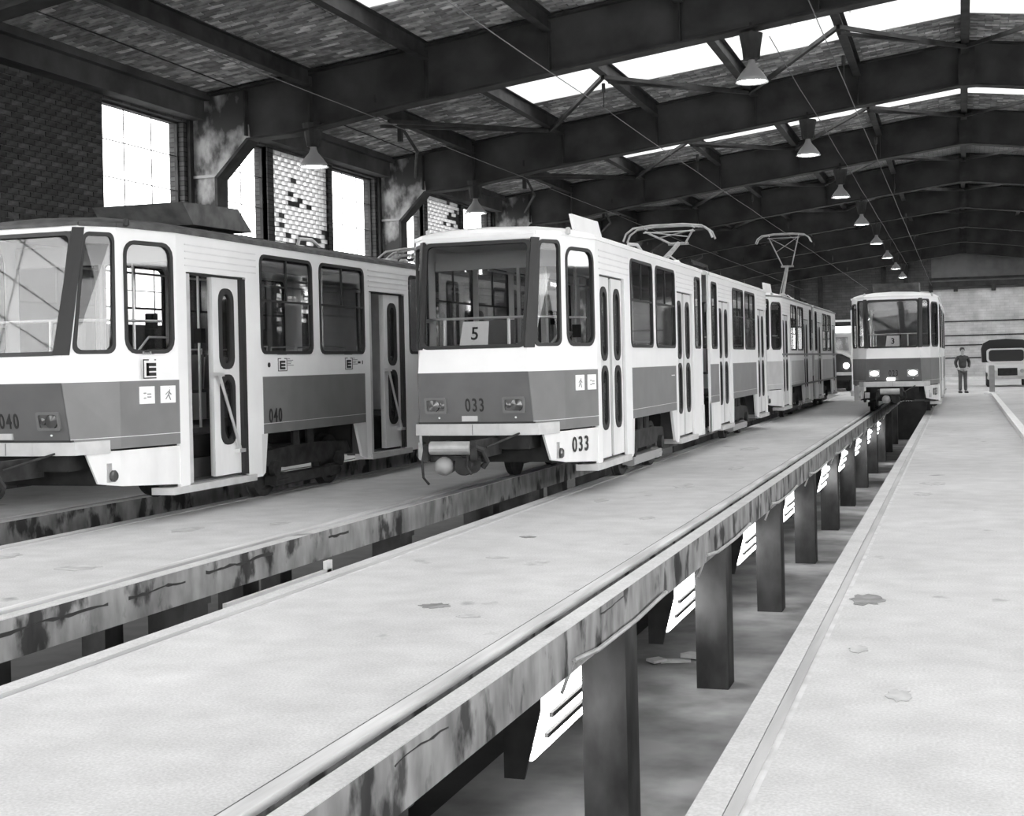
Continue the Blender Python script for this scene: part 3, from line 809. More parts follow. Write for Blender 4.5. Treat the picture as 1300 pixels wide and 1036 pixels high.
def tram(loc, num, label, body='body', low='grey', front='grey2', opendoors=(), lights=False, sign=None, detail=True, roofm='body', boxm='body', gutter='body', panto=None, plain=False, group='trams in the shed'):
    T = empty('tram', loc); tag(T, label, 'tram', group)
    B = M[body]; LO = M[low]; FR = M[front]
    Z0, Z1 = .80, 3.06
    WB, WT = 1.76, 2.93
    sh = MB()    # cream shell
    # ---- front face rows
    def FP(s, z): y, w = fyw(z); return Vector((s * w, y, z))
    for za, zb in ((.91, 1.48), (1.48, 1.76)):
        sh.patch([FP(-1, za), FP(1, za), FP(1, zb), FP(-1, zb)], (), .04, out=(0, -1, 0))
    sh.patch([FP(-1, 2.99), FP(1, 2.99), FP(1, 3.06), FP(-1, 3.06)], (), .04, out=(0, -1, 0))
    # dark A pillars at the two corners are the frame of the windscreen
    for s in (-1, 1):
        # facet rows between face edge and (0.87, .6)
        Q = lambda z: Vector((s * KX, KY, z))
        for za, zb in ((.80, .91), (.91, 1.48), (1.48, 1.76), (2.99, 3.06)):
            sh.patch([FP(s, za), Q(za), Q(zb), FP(s, zb)], (), .04, out=(s, -.5, 0))
        Pf = [FP(s, 1.76), Q(1.76), Q(2.99), FP(s, 2.99)]
        u0, u1 = .20, .93
        sh.patch(Pf, [rrect(u0, u1, .01, .985, .22, .07)], .04, out=(s, -.5, 0))
        f = lambda u, v: Vector(Pf[0]) * (1 - u) * (1 - v) + Vector(Pf[1]) * u * (1 - v) + Vector(Pf[2]) * u * v + Vector(Pf[3]) * (1 - u) * v
        win(T, [f(u0, .01), f(u1, .01), f(u1, .985), f(u0, .985)], (s, -.5, 0), name='corner_window', r=.07)
        pl = MB()
        pl.hexa([f(-.04, -.01) + Vector((0, -.02, 0)), f(.19, -.01) + Vector((s * .014, -.010, 0)), f(.19, -.01) + Vector((-s * .03, .03, 0)), f(-.04, -.01) + Vector((-s * .03, .03, 0)),
                 f(-.04, 1.01) + Vector((0, -.02, 0)), f(.20, 1.01) + Vector((s * .014, -.010, 0)), f(.20, 1.01) + Vector((-s * .03, .03, 0)), f(-.04, 1.01) + Vector((-s * .03, .03, 0))])
        pl.build('windscreen_pillar', M['rubber'], T)
        # second facet .60-1.50 with first side window
        A = lambda z: Vector((s * KX, KY, z)); C = lambda z: Vector((s * HW, SY, z))
        for za, zb in ((.80, 1.48), (1.48, 1.72)):
            sh.patch([A(za), C(za), C(zb), A(zb)], (), .04, out=(s, 0, 0))
        Pg = [A(1.72), C(1.72), C(3.06), A(3.06)]; g = lambda u, v: Vector(Pg[0]) * (1 - u) * (1 - v) + Vector(Pg[1]) * u * (1 - v) + Vector(Pg[2]) * u * v + Vector(Pg[3]) * (1 - u) * v
        v0, v1 = (1.77 - 1.72) / 1.34, (2.91 - 1.72) / 1.34
        sh.patch(Pg, [rrect(.12, .92, v0, v1, .14, .09)], .04, out=(s, 0, 0))
        win(T, [g(.12, v0), g(.92, v0), g(.92, v1), g(.12, v1)], (s, 0, 0), name='side_window', r=.12)
    # ---- main sides
    def side_run(s, y0, y1, zlo, wins=(), doors=(), yend_w=None):
        """straight wall y0..y1; wins list of (ya, yb); doors list of (ya, yb)"""
        L = y1 - y0; H = Z1 - zlo; hs = []
        P = [Vector((s * HW, y0, zlo)), Vector((s * HW, y1, zlo)), Vector((s * HW, y1, Z1)), Vector((s * HW, y0, Z1))]
        if not doors:
            for a, c in wins: hs.append(rrect((a - y0) / L, (c - y0) / L, (WB - zlo) / H, (WT - zlo) / H, .09 / L, .09 / H))
            sh.patch(P, hs, .04, out=(s, 0, 0))
        else:
            cuts = [y0]
            for a, c in doors: cuts += [a, c]
            cuts.append(y1)
            for i in range(0, len(cuts) - 1):
                a, c = cuts[i], cuts[i + 1]; isd = i % 2 == 1
                zl = 2.64 if isd else zlo; l = c - a; h = Z1 - zl
                hh = [] if isd else [rrect((u - a) / l, (v - a) / l, (WB - zl) / h, (WT - zl) / h, .07 / l, .07 / h) for u, v in wins if a <= u and v <= c]
                sh.patch([(s * HW, a, zl), (s * HW, c, zl), (s * HW, c, Z1), (s * HW, a, Z1)], hh, .04, out=(s, 0, 0))
        for a, c in wins:
            big = c - a > .9
            win(T, [(s * HW, a, WB), (s * HW, c, WB), (s * HW, c, WT), (s * HW, a, WT)], (s, 0, 0), r=.09 if big else .07, bars=(.54, .5) if big else None)
    D1, D2, D3, D4 = (1.95, 3.25), (6.78, 8.08), (10.68, 11.92), (15.7, 16.95)
    side_run(1, SY, 3.57, .30, doors=(D1,)); side_run(1, 3.57, 6.62, .80, wins=((3.60, 4.97), (5.20, 6.59)))
    side_run(1, 6.62, 8.95, .30, wins=((8.26, 8.76),), doors=(D2,))
    side_run(1, 9.65, 12.15, .30, wins=((9.88, 10.42),), doors=(D3,)); side_run(1, 12.15, 15.42, .80, wins=((12.25, 13.62), (13.85, 15.25)))
    side_run(1, 15.42, 17.1, .30, doors=(D4,))
    side_run(-1, SY, 3.57, .80, wins=((1.95, 3.4),)); side_run(-1, 3.57, 6.62, .80, wins=((3.60, 4.97), (5.20, 6.59))); side_run(-1, 6.62, 8.95, .80, wins=((6.9, 8.4),))
    side_run(-1, 9.65, 12.15, .80, wins=((10.2, 11.7),)); side_run(-1, 12.15, 15.42, .80, wins=((12.25, 13.62), (13.85, 15.25))); side_run(-1, 15.42, 17.1, .80)
    # rear end and section ends
    sh.patch([(-HW, 17.1, .8), (HW, 17.1, .8), (HW, 17.1, Z1), (-HW, 17.1, Z1)], [rrect(.2, .8, .45, .92, .05, .05)], .05, out=(0, 1, 0))
    shell = sh.build('body_shell', B, T)
    # ---- roof
    rf = MB()
    prof = [(1.0, 0), (.985, .04), (.94, .075), (.82, .11), (.5, .15), (0, .17)]
    def section(y, hw, k):
        return [Vector((x * hw, y, Z1 - .01 + h * k)) for x, h in prof] + [Vector((-x * hw, y, Z1 - .01 + h * k)) for x, h in reversed(prof[:-1])]
    def loft(secs):
        n = len(secs[0]); vs = [p for s_ in secs for p in s_]
        fs = [(i * n + j, i * n + j + 1, (i + 1) * n + j + 1, (i + 1) * n + j) for i in range(len(secs) - 1) for j in range(n - 1)]
        fs += [tuple(range(n)), tuple(reversed([(len(secs) - 1) * n + j for j in range(n)]))]
        # floor of the roof = ceiling
        m = len(secs); k0 = len(rf.v)
        for i in range(m - 1): fs.append((i * n, (i + 1) * n, (i + 1) * n + n - 1, i * n + n - 1))
        rf.add(vs, fs)
    loft([section(.63, .685, .2), section(.72, .76, .5), section(KY, KX, .75), section(1.3, .99, .95), section(SY, HW, 1), section(8.95, HW, 1)])
    loft([section(9.65, HW, 1), section(16.6, HW, 1), section(17.1, HW, .6)])
    roof = rf.build('roof', M[roofm], T)
    gt = MB()
    for s in (-1, 1):
        gt.box(s * (HW - .005), s * (HW + .022), SY, 8.95, Z1 - .02, Z1 + .025); gt.box(s * (HW - .005), s * (HW + .022), 9.65, 17.1, Z1 - .02, Z1 + .025)
        gt.beam((s * KX, KY, Z1), (s * (HW + .01), SY, Z1), .03, .04); gt.beam((s * .68, .64, Z1), (s * KX, KY, Z1), .03, .04)
    gt.beam((-.68, .63, Z1), (.68, .63, Z1), .03, .03); gt.build('gutter', M[gutter], T)
    for kx, ky, kz in ((.96, 1.05, 3.10), (-.7, .85, 3.13)):
        k = MB(); k.lathe([(.002, -.05), (.03, -.04), (.03, .03), (.002, .04)], (kx, ky, kz), n=10); k.build('roof_knob', M['rubber'] if gutter == 'soot' else M['bumper'], T)
    # ---- band panels (bolted, proud of the shell)
    def band(P, out):
        bd = MB(); bd.patch(P, (), .008, out=out); bd.build('band_panel', LO, T)
    for s in (1, -1):
        off = Vector((s * .006, -.004, 0)); FPo = lambda z: FP(s, z) + off; K_ = lambda z: (s * (KX + .006), KY, z); S_ = lambda z: (s * (HW + .006), SY, z)
        for za, zb in ((.80, .915), (.922, 1.48)):
            band([FPo(za), K_(za), K_(zb), FPo(zb)], (s, -.5, 0)); band([K_(za), S_(za), S_(zb), K_(zb)], (s, 0, 0))
            spans = ((3.62, 6.58), (12.2, 15.38)) + (((9.7, 10.55),) if s > 0 else ((SY, 3.57), (6.62, 8.9), (9.7, 12.15)))
            for a, c in spans: band([(s * (HW + .006), a, za), (s * (HW + .006), c, za), (s * (HW + .006), c, zb), (s * (HW + .006), a, zb)], (s, 0, 0))
    if plain:
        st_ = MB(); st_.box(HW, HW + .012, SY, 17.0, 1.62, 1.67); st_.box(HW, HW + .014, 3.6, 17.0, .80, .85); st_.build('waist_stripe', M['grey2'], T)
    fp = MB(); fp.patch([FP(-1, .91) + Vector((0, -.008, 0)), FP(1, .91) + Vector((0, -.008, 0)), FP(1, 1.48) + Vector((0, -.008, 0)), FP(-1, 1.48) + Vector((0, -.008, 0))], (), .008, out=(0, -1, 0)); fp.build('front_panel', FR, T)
    # bumper with wrapped corners
    bp = MB()
    pts = [(-.88, .80), (-.74, .42), (-.3, .35), (.3, .35), (.74, .42), (.88, .80)]
    for a, c in zip(pts, pts[1:]):
        bp.hexa([(a[0], a[1], .765), (c[0], c[1], .765), (c[0] * .93, c[1] + .1, .765), (a[0] * .93, a[1] + .1, .765), (a[0], a[1], .895), (c[0], c[1], .895), (c[0] * .93, c[1] + .1, .895), (a[0] * .93, a[1] + .1, .895)])
    bp.build('bumper', M['bumper'], T)
    bl = MB(); bl.box(-.70, .70, .41, .46, .895, .915); bl.build('bumper_gap', M['rubber'], T)
    # lower corner panels with indicator
    for s in (1, -1):
        lp = MB(); lp.patch([(s * .80, .70, .46), (s * KX, KY, .42), (s * KX, KY, .78), (s * .755, .56, .78)], (), .03, out=(s, -.5, 0))
        lp.patch([(s * KX, KY, .42), (s * (HW - .01), SY, .37), (s * (HW - .01), SY, .78), (s * KX, KY, .78)], (), .03, out=(s, 0, 0))
        l_ = lp.build('lower_panel', M['dirtywhite'], T)
        i_ = MB(); i_.lathe([(.06, 0), (.06, .03), (.045, .045), (.002, .05)] if s > 0 else [(.06, 0), (.06, -.03), (.045, -.045), (.002, -.05)], (s * .855, .86, .53), 'x', 14); i_.build('indicator_lamp', M['lens'] if not lights else M['bumper'], l_, False)
        i_ = MB(); i_.box(s * .82, s * .862, .79, .93, .47, .66); i_.build('lamp_box', M['lightmetal'], l_)
    if num and not plain: text_mesh('fleet_number', num, .25, M['ink'], T, (.989, 1.30, .60), (math.radians(90), 0, math.radians(77)), .95) if num != '040' else None
    # windscreen
    c00, c10, c11, c01 = FP(-1, 1.76), FP(1, 1.76), FP(1, 2.97), FP(-1, 2.97)
    wsn = win(T, [c00 + Vector((.03, 0, 0)), c10 - Vector((.03, 0, 0)), c11 - Vector((.03, 0, 0)), c01 + Vector((.03, 0, 0))], (0, -1, 0), name='windscreen', r=.06)
    # headlights
    for s in (-1, 1):
        y, w = fyw(1.10); h = MB()
        x0, x1 = s * .47 - .125, s * .47 + .125
        h.ring(lambda u, v: Vector((x0 + .25 * u, fyw(1.02 + .17 * v)[0], 1.02 + .17 * v)), rrect(-.03, 1.03, -.04, 1.04, .08, .1), rrect(.07, .93, .12, .88, .08, .1), (0, -1, 0), -.01, .035)
        hl = h.build('headlight', M['grey'] if not lights else M['bumper'], T)
        q = MB(); n = 20
        if lights: q.lathe([(.002, .0), (.09, .01), (.105, .03), (.002, .04)], (s * .47, y - .045, 1.11), 'y', n)
        else: q.lathe([(.002, -.01), (.07, .0), (.075, .03), (.002, .04)], (s * .50, y - .02, 1.105), 'y', n); q.lathe([(.002, -.005), (.035, .0), (.04, .03), (.002, .04)], (s * .40, y - .02, 1.105), 'y', 12)
        if lights:
            for i, v in enumerate(q.v): q.v[i] = (v[0], v[1], 1.11 + (v[2] - 1.11) * .55)
        q.build('lens', M['head'] if lights else M['lens'], hl)
        if not lights: q = MB(); q.box(x0 + .02, x1 - .02, y + .01, y + .02, 1.04, 1.17); q.build('lamp_recess', M['rubber'], hl)
        q = MB(); q.lathe([(.002, -.02), (.011, -.01), (.011, .02)], (s * .46 + .02, fyw(.965)[0] - .01, .965), 'y', 8); q.build('bolt', M['decal'], T)
    q = MB(); q.box(-.16, .03, fyw(.97)[0] - .03, fyw(.97)[0], .925, .985); q.build('marker_plate', M['bumper'] if not lights else M['head'], T)
    q = MB(); q.box(-.022, -.018, .345, .352, .77, .89); q.build('bumper_joint', M['dark'], T)
    text_mesh('fleet_number', num if num else '', .215, M['ink'], T, (0, fyw(1.10)[0] - .013, 1.10), (math.radians(90 + 10), 0, 0), .62) if num else None
    if sign:
        sp = MB(); zc = 1.92; sp.hexa([(-.18, .42, 1.785), (.16, .42, 1.785), (.16, .43, 1.785), (-.18, .43, 1.785), (-.15, .48, 2.06), (.16, .48, 2.06), (.16, .49, 2.06), (-.15, .49, 2.06)])
        sg = sp.build('route_board', M['decal'], T); text_mesh('route_number', sign, .21, M['ink'], sg, (.0, .443, 1.915), (math.radians(90 - 11), 0, 0), .95, .003)
    # handrails behind the glass
    hr = MB(); hr.tube([(-.95, 1.6, 2.1), (-.82, .95, 2.1), (-.58, .60, 2.1), (.58, .60, 2.1), (.82, .95, 2.1), (1.0, 1.6, 2.1)], .016, 7)
    for x in (-.42, .36): hr.tube([(x, .59, 1.76), (x, .60, 2.09)], .02, 7)
    hr.build('handrail', M['chrome'], T)
    # ---- inside
    fl = MB(); fl.box(-.85, .85, .95, 1.9, .84, .9)
    fl.box(-.95, .45, 1.9, 8.95, .84, .9); fl.box(.45, .95, 3.3, 6.75, .84, .9); fl.box(-.95, .95, 8.95, 10.6, .84, .9); fl.box(-.95, .45, 10.6, 17.05, .84, .9); fl.box(.45, .95, 11.95, 15.65, .84, .9)
    fl.box(-.62, .62, .55, .95, .84, .9)
    for d in (D1, D2, D3, D4):
        fl.box(.45, .72, d[0], d[1], .56, .60); fl.box(.43, .46, d[0], d[1], .56, .9); fl.box(.70, .73, d[0], d[1], .34, .58); fl.box(.7, .98, d[0], d[1], .32, .36)
        fl.box(.45, .97, d[0] - .03, d[0] - .0, .34, .9); fl.box(.45, .97, d[1], d[1] + .03, .34, .9)
    fl.build('interior_floor', M['innerdark'], T)
    dk = MB(); dk.box(-.62, .62, .50, .85, 1.45, 1.62); dk.box(-.5, .3, .52, .75, .9, 1.45); dk.build('driver_desk', M['innerdark'], T)
    pt = MB(); pt.box(-1.0, .10, 1.86, 1.9, .9, 1.72); pt.box(-1.0, 1.0, 1.84, 1.88, 2.75, 2.97); pt.box(.06, .10, 1.86, 1.9, 1.72, 2.75); pt.build('cab_partition', M['inner'], T)
    cs_ = MB(); cs_.box(-.25, .2, 1.05, 1.40, 1.35, 1.45); cs_.prism([(1.33, 1.4), (1.4, 1.4), (1.46, 2.1), (1.40, 2.1)], 'x', -.22, .17); cs_.box(-.05, .02, 1.1, 1.2, .9, 1.35); cs_.build('driver_seat', M['seat'], T)
    if detail:
        for y in (3.9, 4.65, 5.4, 6.15, 12.5, 13.3, 14.1, 14.9):
            for x in (-.68, .68): seat_parts(T, x, y)
        for y in (2.0, 3.35, 6.7, 8.2, 10.5, 12.1, 15.6):
            po = MB(); po.tube([(.40, y, .9), (.40, y, 2.98)], .017, 8); po.build('grab_pole', M['chrome'], T)
        po = MB(); po.tube([(-.35, 2, 2.75), (-.35, 8.8, 2.75)], .015, 6); po.build('ceiling_rail', M['chrome'], T); po = MB(); po.tube([(.35, 3.3, 2.75), (.35, 8.8, 2.75)], .015, 6); po.build('ceiling_rail', M['chrome'], T)
        po = MB(); po.tube([(.40, 2.0, 1.75), (.55, 2.05, 1.95), (.55, 2.6, 1.95), (.40, 2.65, 1.75)], .014, 6)
        po.build('entrance_rail', M['chrome'], T)
        for a, c in ((2.28, 2.05), (3.3, 1.9)):
            q = MB(); q.box(.36, .46, a, a + .1, c, c + .17); q.build('ticket_punch', M['dark'], T)
    # ---- doors
    for di, d in enumerate((D1, D2, D3, D4)):
        w = (d[1] - d[0]) / 2; fm = MB()
        fm.box(HW - .09, HW - .045, d[0], d[0] + .02, .36, 2.64); fm.box(HW - .09, HW - .045, d[1] - .02, d[1], .36, 2.64); fm.box(HW - .09, HW - .04, d[0], d[1], 2.615, 2.64); fm.build('door_seal', M['rubber'], T)
        if di in opendoors:
            leaf(T, 1, d[0] + w * 1.0 - .02, d[1] - .07, HW - .055, handle=True)
            leaf(T, 1, d[0] + w * 1.06, d[1] - .03, HW - .115)
            nm = MB(); nm.box(HW - .06, HW - .005, d[1] - .09, d[1], .36, 2.62); nm.build('fold_gap', M['rubber'], T); nm = MB(); nm.box(HW - .2, HW - .05, d[0], d[0] + .045, .36, 2.62); nm.build('door_edge', M['rubber'], T)
            nm = MB(); nm.box(HW - .03, HW - .0, d[0], d[0] + .07, .36, 2.62); nm.build('door_post', M['bumper'], T)
        else:
            leaf(T, 1, d[0] + .03, d[0] + w - .07, HW - .035); leaf(T, 1, d[0] + w + .05, d[1] - .03, HW - .035)
            nm = MB(); nm.box(HW - .08, HW - .055, d[0] + w - .08, d[0] + w + .06, .38, 2.62); nm.build('door_edge', M['rubber'], T)
            nm = MB(); nm.box(HW - .055, HW - .038, d[0] + w - .025, d[0] + w + .02, .40, 2.60); nm.build('meeting_strip', M['bumper'], T)
        sl = MB(); sl.box(.85, HW + .035, d[0] - .38 if di in (0,) else d[0] - .05, d[1] + .12, .27, .345); sl.build('door_sill', M['bumper'], T)
        lv = MB()
        for i in range(4): lv.box(HW, HW + .006, d[0] - .02, d[1] + .25, 2.70 + i * .075, 2.712 + i * .075)
        lv.build('louvre', M['dirtywhite'], T)
    # skirts beside the wheel openings
    for a, c, m_ in ((6.62, 6.25, 0), (3.57, 3.72, 0), (12.15, 12.28, 0), (15.42, 15.1, 0)):
        sk = MB(); sk.prism([(a, .80), (c, .80), ((a + c) / 2 if abs(a - c) < .2 else a + (c - a) * .45, .34), (a, .30)], 'x', HW - .04, HW - .001); sk.build('skirt', M['dirtywhite'], T)
    # articulation bellows
    be = MB()
    for i in range(9):
        y = 8.95 + .7 * i / 9; be.box(-.93, .93, y, y + .045, .55, 3.16); be.box(-.89, .89, y + .04, y + .082, .58, 3.12)
    be.build('bellows', M['bumper'] if not plain else M['rubber'], T)
    for a, c in ((8.75, 8.95), (9.65, 9.8)):
        js = MB(); js.box(HW - .02, HW + .012, a, c, .30, .80); js.build('joint_panel', M['dirtywhite'], T)
    # ---- underframe & bogies
    uf = MB(); uf.box(-.72, .72, .95, 3.4, .42, .84); uf.box(-.5, .5, 3.4, 6.6, .62, .84); uf.box(-.8, .8, 6.7, 8.9, .36, .84); uf.box(-.75, .75, 9.7, 12.1, .36, .84); uf.box(-.5, .5, 12.1, 15.4, .62, .84); uf.box(-.8, .8, 15.4, 17.05, .36, .84)
    uf.box(-.60, .60, .5, .95, .6, .84)
    for s in (1, -1):
        for y in (1.2, 8.5, 10.1): uf.box(s * .72, s * .88, y, y + .3, .40, .62)
    uf.build('underframe', M['dark'], T)
    for yc in (5.05, 13.75):
        bg_ = MB()
        for s in (-1, 1):
            bg_.prism([(yc - 1.35, .42), (yc - 1.25, .56), (yc - .5, .60), (yc + .5, .60), (yc + 1.25, .56), (yc + 1.35, .42), (yc + .6, .34), (yc - .6, .34)], 'x', s * .84, s * .93)
            bg_.box(s * .78, s * .9, yc - .55, yc + .55, .12, .24)
            for q in (-.92, .92): bg_.lathe([(.002, 0), (.10, .0), (.10, .07), (.002, .08)] if s > 0 else [(.002, -.08), (.10, -.07), (.10, 0), (.002, 0)], (s * .92, yc + q, .35), 'x', 14)
            bg_.tube([(s * .88, yc - .2, .6), (s * .88, yc - .2, .82)], .06, 10); bg_.tube([(s * .88, yc + .2, .6), (s * .88, yc + .2, .82)], .06, 10)
        bg_.box(-.85, .85, yc - .18, yc + .18, .42, .6)
        bo = bg_.build('bogie', M['bogie'], T)
        for q in (-.92, .92):
            for s in (-1, 1):
                wh = MB(); pr_ = [(.05, .0), (.30, .01), (.355, .02), (.355, .035), (.33, .045), (.33, .12), (.26, .12), (.24, .08), (.05, .07)]
                pr_ = [(r_, h_ * s) for r_, h_ in pr_]
                if s < 0: pr_ = pr_[::-1]
                wh.lathe(pr_, (s * .69, yc + q, .338), 'x', 28); wh.build('wheel', M['bogie'], bo)
            ax_ = MB(); ax_.tube([(-.7, yc + q, .338), (.7, yc + q, .338)], .06, 10); ax_.build('axle', M['dark'], bo)
        tr_ = MB(); tr_.box(.80, .97, yc - 1.0 + .1, yc + .9, .14, .26); tr_.tube([(.89, yc - .85, .2), (.89, yc - .6, .2)], .085, 10); tr_.tube([(.89, yc + .7, .2), (.89, yc + .95, .2)], .085, 10); tr_.build('brake_beam', M['enamel'] if num == '033' else M['bogie'], bo)
    # ---- coupler
    cp = MB(); cp.tube([(-.30, -.24, .66), (.17, -.24, .66)], .075, 14); cp.build('coupler_drum', M['lightmetal'], T)
    cp = MB(); cp.box(-.38, .26, -.20, -.12, .52, .565); cp.box(.17, .24, -.28, .6, .54, .74); cp.box(-.38, -.32, -.28, .6, .52, .70)
    cp.tube([(.18, -.26, .68), (.28, -.2, .64), (.30, -.1, .50), (.25, -.1, .44)], .035, 8); cp.tube([(-.38, -.24, .64), (-.40, -.26, .50), (-.38, -.28, .34), (-.30, -.32, .27)], .014, 7)
    cp.tube([(.14, -.26, .58), (.13, -.29, .46), (.19, -.30, .38)], .014, 7); cp.tube([(.3, -.1, .66), (.55, .45, .80)], .012, 6); cp.lathe([(.10, -.22), (.105, -.17), (.105, .1), (.08, .12)], (.06, 0, .46), 'y', 18)
    cp.build('coupler_frame', M['bogie'], T)
    cp = MB(); cp.lathe([(.002, -.34), (.04, -.335), (.09, -.28), (.105, -.2), (.09, -.05)], (-.16, 0, .46), 'y', 18); cp.build('coupler_head', M['enamel'], T, True)
    cp = MB(); cp.box(-.72, -.60, .45, .55, .48, .62); cp.build('coupler_box', M['lightmetal'], T)
    # ---- roof gear
    if boxm == 'soot':
      rb = MB(); rb.box(-.3, .3, 2.2, 2.6, 3.15, 3.24); rb.build("roof_vent", M["soot"], T)
      rb = MB(); rb.prism([(2.95, 3.26), (2.72, 3.50), (4.0, 3.54), (4.35, 3.28)], 'x', -.60, .60); rb.build('resistor_housing', M[boxm], T)
      rb = MB(); rb.box(-.4, .4, 3.2, 3.6, 3.15, 3.27); rb.box(-.4, .4, 3.7, 4.1, 3.15, 3.29); rb.build('housing_foot', M['rubber'], T)
    else:
      rb = MB(); rb.prism([(3.0, 3.18), (2.75, 3.48), (4.1, 3.50), (4.45, 3.18)], 'x', .50, .54); rb.build('roof_screen', M[boxm], T)
    rb = MB(); rb.tube([(.6, 5.6, 3.22), (.62, 5.6, 3.30), (.7, 5.8, 3.30), (.72, 6.0, 3.22)], .025, 7); rb.build('roof_eye', M['bumper'], T)
    if panto is not None:
        pantograph(T, 11.7, panto)
    elif not plain: pantograph(T, 11.7, 3.62)
    # stickers
    if detail and not plain:
        for i, y in enumerate((1.30, 1.59)):
            x = KX + (y - KY) / (SY - KY) * (HW - KX) + .012
            q = MB(); q.box(-.005, .005, -.105, .105, -.09, .09); d_ = q.build('sticker', M['decal'], T, loc=(x, y, 1.33)); d_.rotation_euler = (0, 0, -math.atan((HW - KX) / (SY - KY)))
            k = MB()
            if (i == 1) == (num == '040'):
                for pts in ([(.0, .02, .05), (.0, .0, .0), (0, -.04, -.05)], [(0, 0, 0), (0, .03, -.06)], [(0, -.04, .0), (0, .0, .03), (0, .04, .0)], [(0, .02, .07), (0, .02, .075)]): k.tube([(p[0] + .007, p[1], p[2]) for p in pts], .006, 5)
            else:
                for pts in ([(0, -.05, .02), (0, -.02, .02)], [(0, -.05, -.03), (0, -.02, -.03)], [(0, .0, -.02), (0, .05, -.02)], [(0, 0, .01), (0, .05, .01)]): k.tube([(p[0] + .007, p[1], p[2]) for p in pts], .007, 5)
            k.build('pictogram', M['enamel'], d_)
    return T


def pantograph(T, y, ztop):
    p = MB(); z0 = 3.24
    for s in (-1, 1): p.box(s * .55 - .03, s * .55 + .03, y - .9, y + .9, z0 + .12, z0 + .17); 
    for s in (-1, 1):
        for q in (-.8, .8): p.lathe([(.045, 0), (.06, .03), (.045, .05), (.06, .08), (.04, .12)], (s * .55, y + q, z0), n=10)
    p.box(-.58, .58, y - .8, y - .75, z0 + .12, z0 + .17); p.box(-.58, .58, y + .75, y + .8, z0 + .12, z0 + .17)
    g = p.build('pantograph', M['dark'], T)
    zk = z0 + .2 + (ztop - z0) * .48; yk = y + .9
    a = MB(); a.tube([(0, y - .55, z0 + .18), (0, yk, zk)], .045, 8); a.tube([(-.12, y - .5, z0 + .15), (-.05, yk, zk - .03)], .02, 6); a.tube([(-.2, yk, zk), (.2, yk, zk)], .03, 8); a.build('lower_arm', M['lightmetal'], g)
    a = MB(); zt = ztop - .08
    for s in (-1, 1): a.tube([(s * .14, yk, zk), (s * .46, y, zt)], .02, 7)
    a.tube([(-.3, (yk + y) / 2, (zk + zt) / 2), (.46, y, zt)], .011, 6); a.tube([(.3, (yk + y) / 2, (zk + zt) / 2), (-.46, y, zt)], .011, 6); a.build('upper_arm', M['lightmetal'], g)
    a = MB()
    for q in (-.17, .17):
        a.tube([(-.86, y + q, ztop - .26), (-.80, y + q, ztop - .12), (-.66, y + q, ztop - .02), (-.3, y + q, ztop + .02), (.3, y + q, ztop + .02), (.66, y + q, ztop - .02), (.80, y + q, ztop - .12), (.86, y + q, ztop - .26)], .02, 7)
    for s in (-1, 1): a.tube([(s * .46, y - .17, ztop - .02), (s * .46, y + .17, ztop - .02)], .015, 6)
    a.tube([(-.5, y, ztop - .1), (.5, y, ztop - .1)], .014, 6); a.build('collector_head', M['lightmetal'], g)
    a = MB(); a.lathe([(.05, 0), (.09, .04), (.06, .08), (.1, .12), (.05, .18)], (.35, y - 1.15, z0 - .03), n=12); a.lathe([(.05, 0), (.08, .04), (.06, .08), (.09, .12), (.05, .16)], (.1, y - 1.2, z0 - .03), n=12); a.box(-.35, -.05, y - 1.4, y - 1.1, z0 - .03, z0 + .14)
    a.tube([(.35, y - 1.15, z0 + .15), (.2, y - 1.0, z0 + .25), (0, y - .7, z0 + .2)], .015, 6); a.build('insulator', M['chrome'], g)


T033 = tram((-5.255, 14.4, 0), '033', 'cream tram with grey band numbered 033 and a 5 board in its windscreen', sign='5', panto=4.12, opendoors=())
T040 = tram((-8.99, 11.1, 0), '040', 'cream tram with open folding doors numbered 040 at the far left', opendoors=(0, 1), roofm='soot', boxm='soot', gutter='soot')
T3 = tram((-5.255, 32.6, 0), '', 'pale-panelled tram with raised pantograph coupled close behind tram 033', front='grey', low='palegrey', plain=True, panto=5.45, detail=False, gutter='grey')
T023 = tram((-1.63, 35.95, 0), '023', 'tram numbered 023 with lit headlamps and a 3 board above the open pit', lights=True, sign='3', detail=False, boxm='soot')

# markings on 040: entry symbols and side number
def entry_symbol(T, x, y, z, s=1.0):
    n = MB(); n.box(0, .004, -.15 * s, .15 * s, -.10 * s, .10 * s); a = n.build('entry_symbol', M['decal'], T, loc=(x, y, z))
    k = MB()
    for q in ((-.10, -.09, -.10, .10), (.09, .10, -.10, .10), (-.10, .10, -.10, -.088), (-.10, -.03, .088, .10), (.04, .10, .088, .10),
              (-.06, -.03, -.072, .06), (-.06, .06, -.072, -.038), (-.06, .06, -.022, .012), (-.06, .06, .028, .062)): k.box(.004, .007, q[0] * s, q[1] * s, q[2] * s, q[3] * s)
    k.v = [(v[0], v[1] * 1.5, v[2]) for v in k.v]; k.build('symbol_strokes', M['ink'], a)
    t = MB()
    for i in range(7): t.box(.0, .003, (-.1 + i * .029) * s, (-.1 + i * .029 + .022) * s, .15 * s, (.17 + .01 * (i in (0, 3))) * s)
    for i, w in enumerate((.05, .12, .09, .07, .13)): t.box(.0, .003, .12 * s, (.12 + w) * s, (.085 - i * .025) * s, (.097 - i * .025) * s)
    t.v = [(v[0], v[1] * 1.5, v[2]) for v in t.v]; t.build('small_print', M['enamel'], a)
for y, s_ in ((4.12, .8), (6.05, .8)): entry_symbol(T040, HW + .002, y, 1.62, s_)
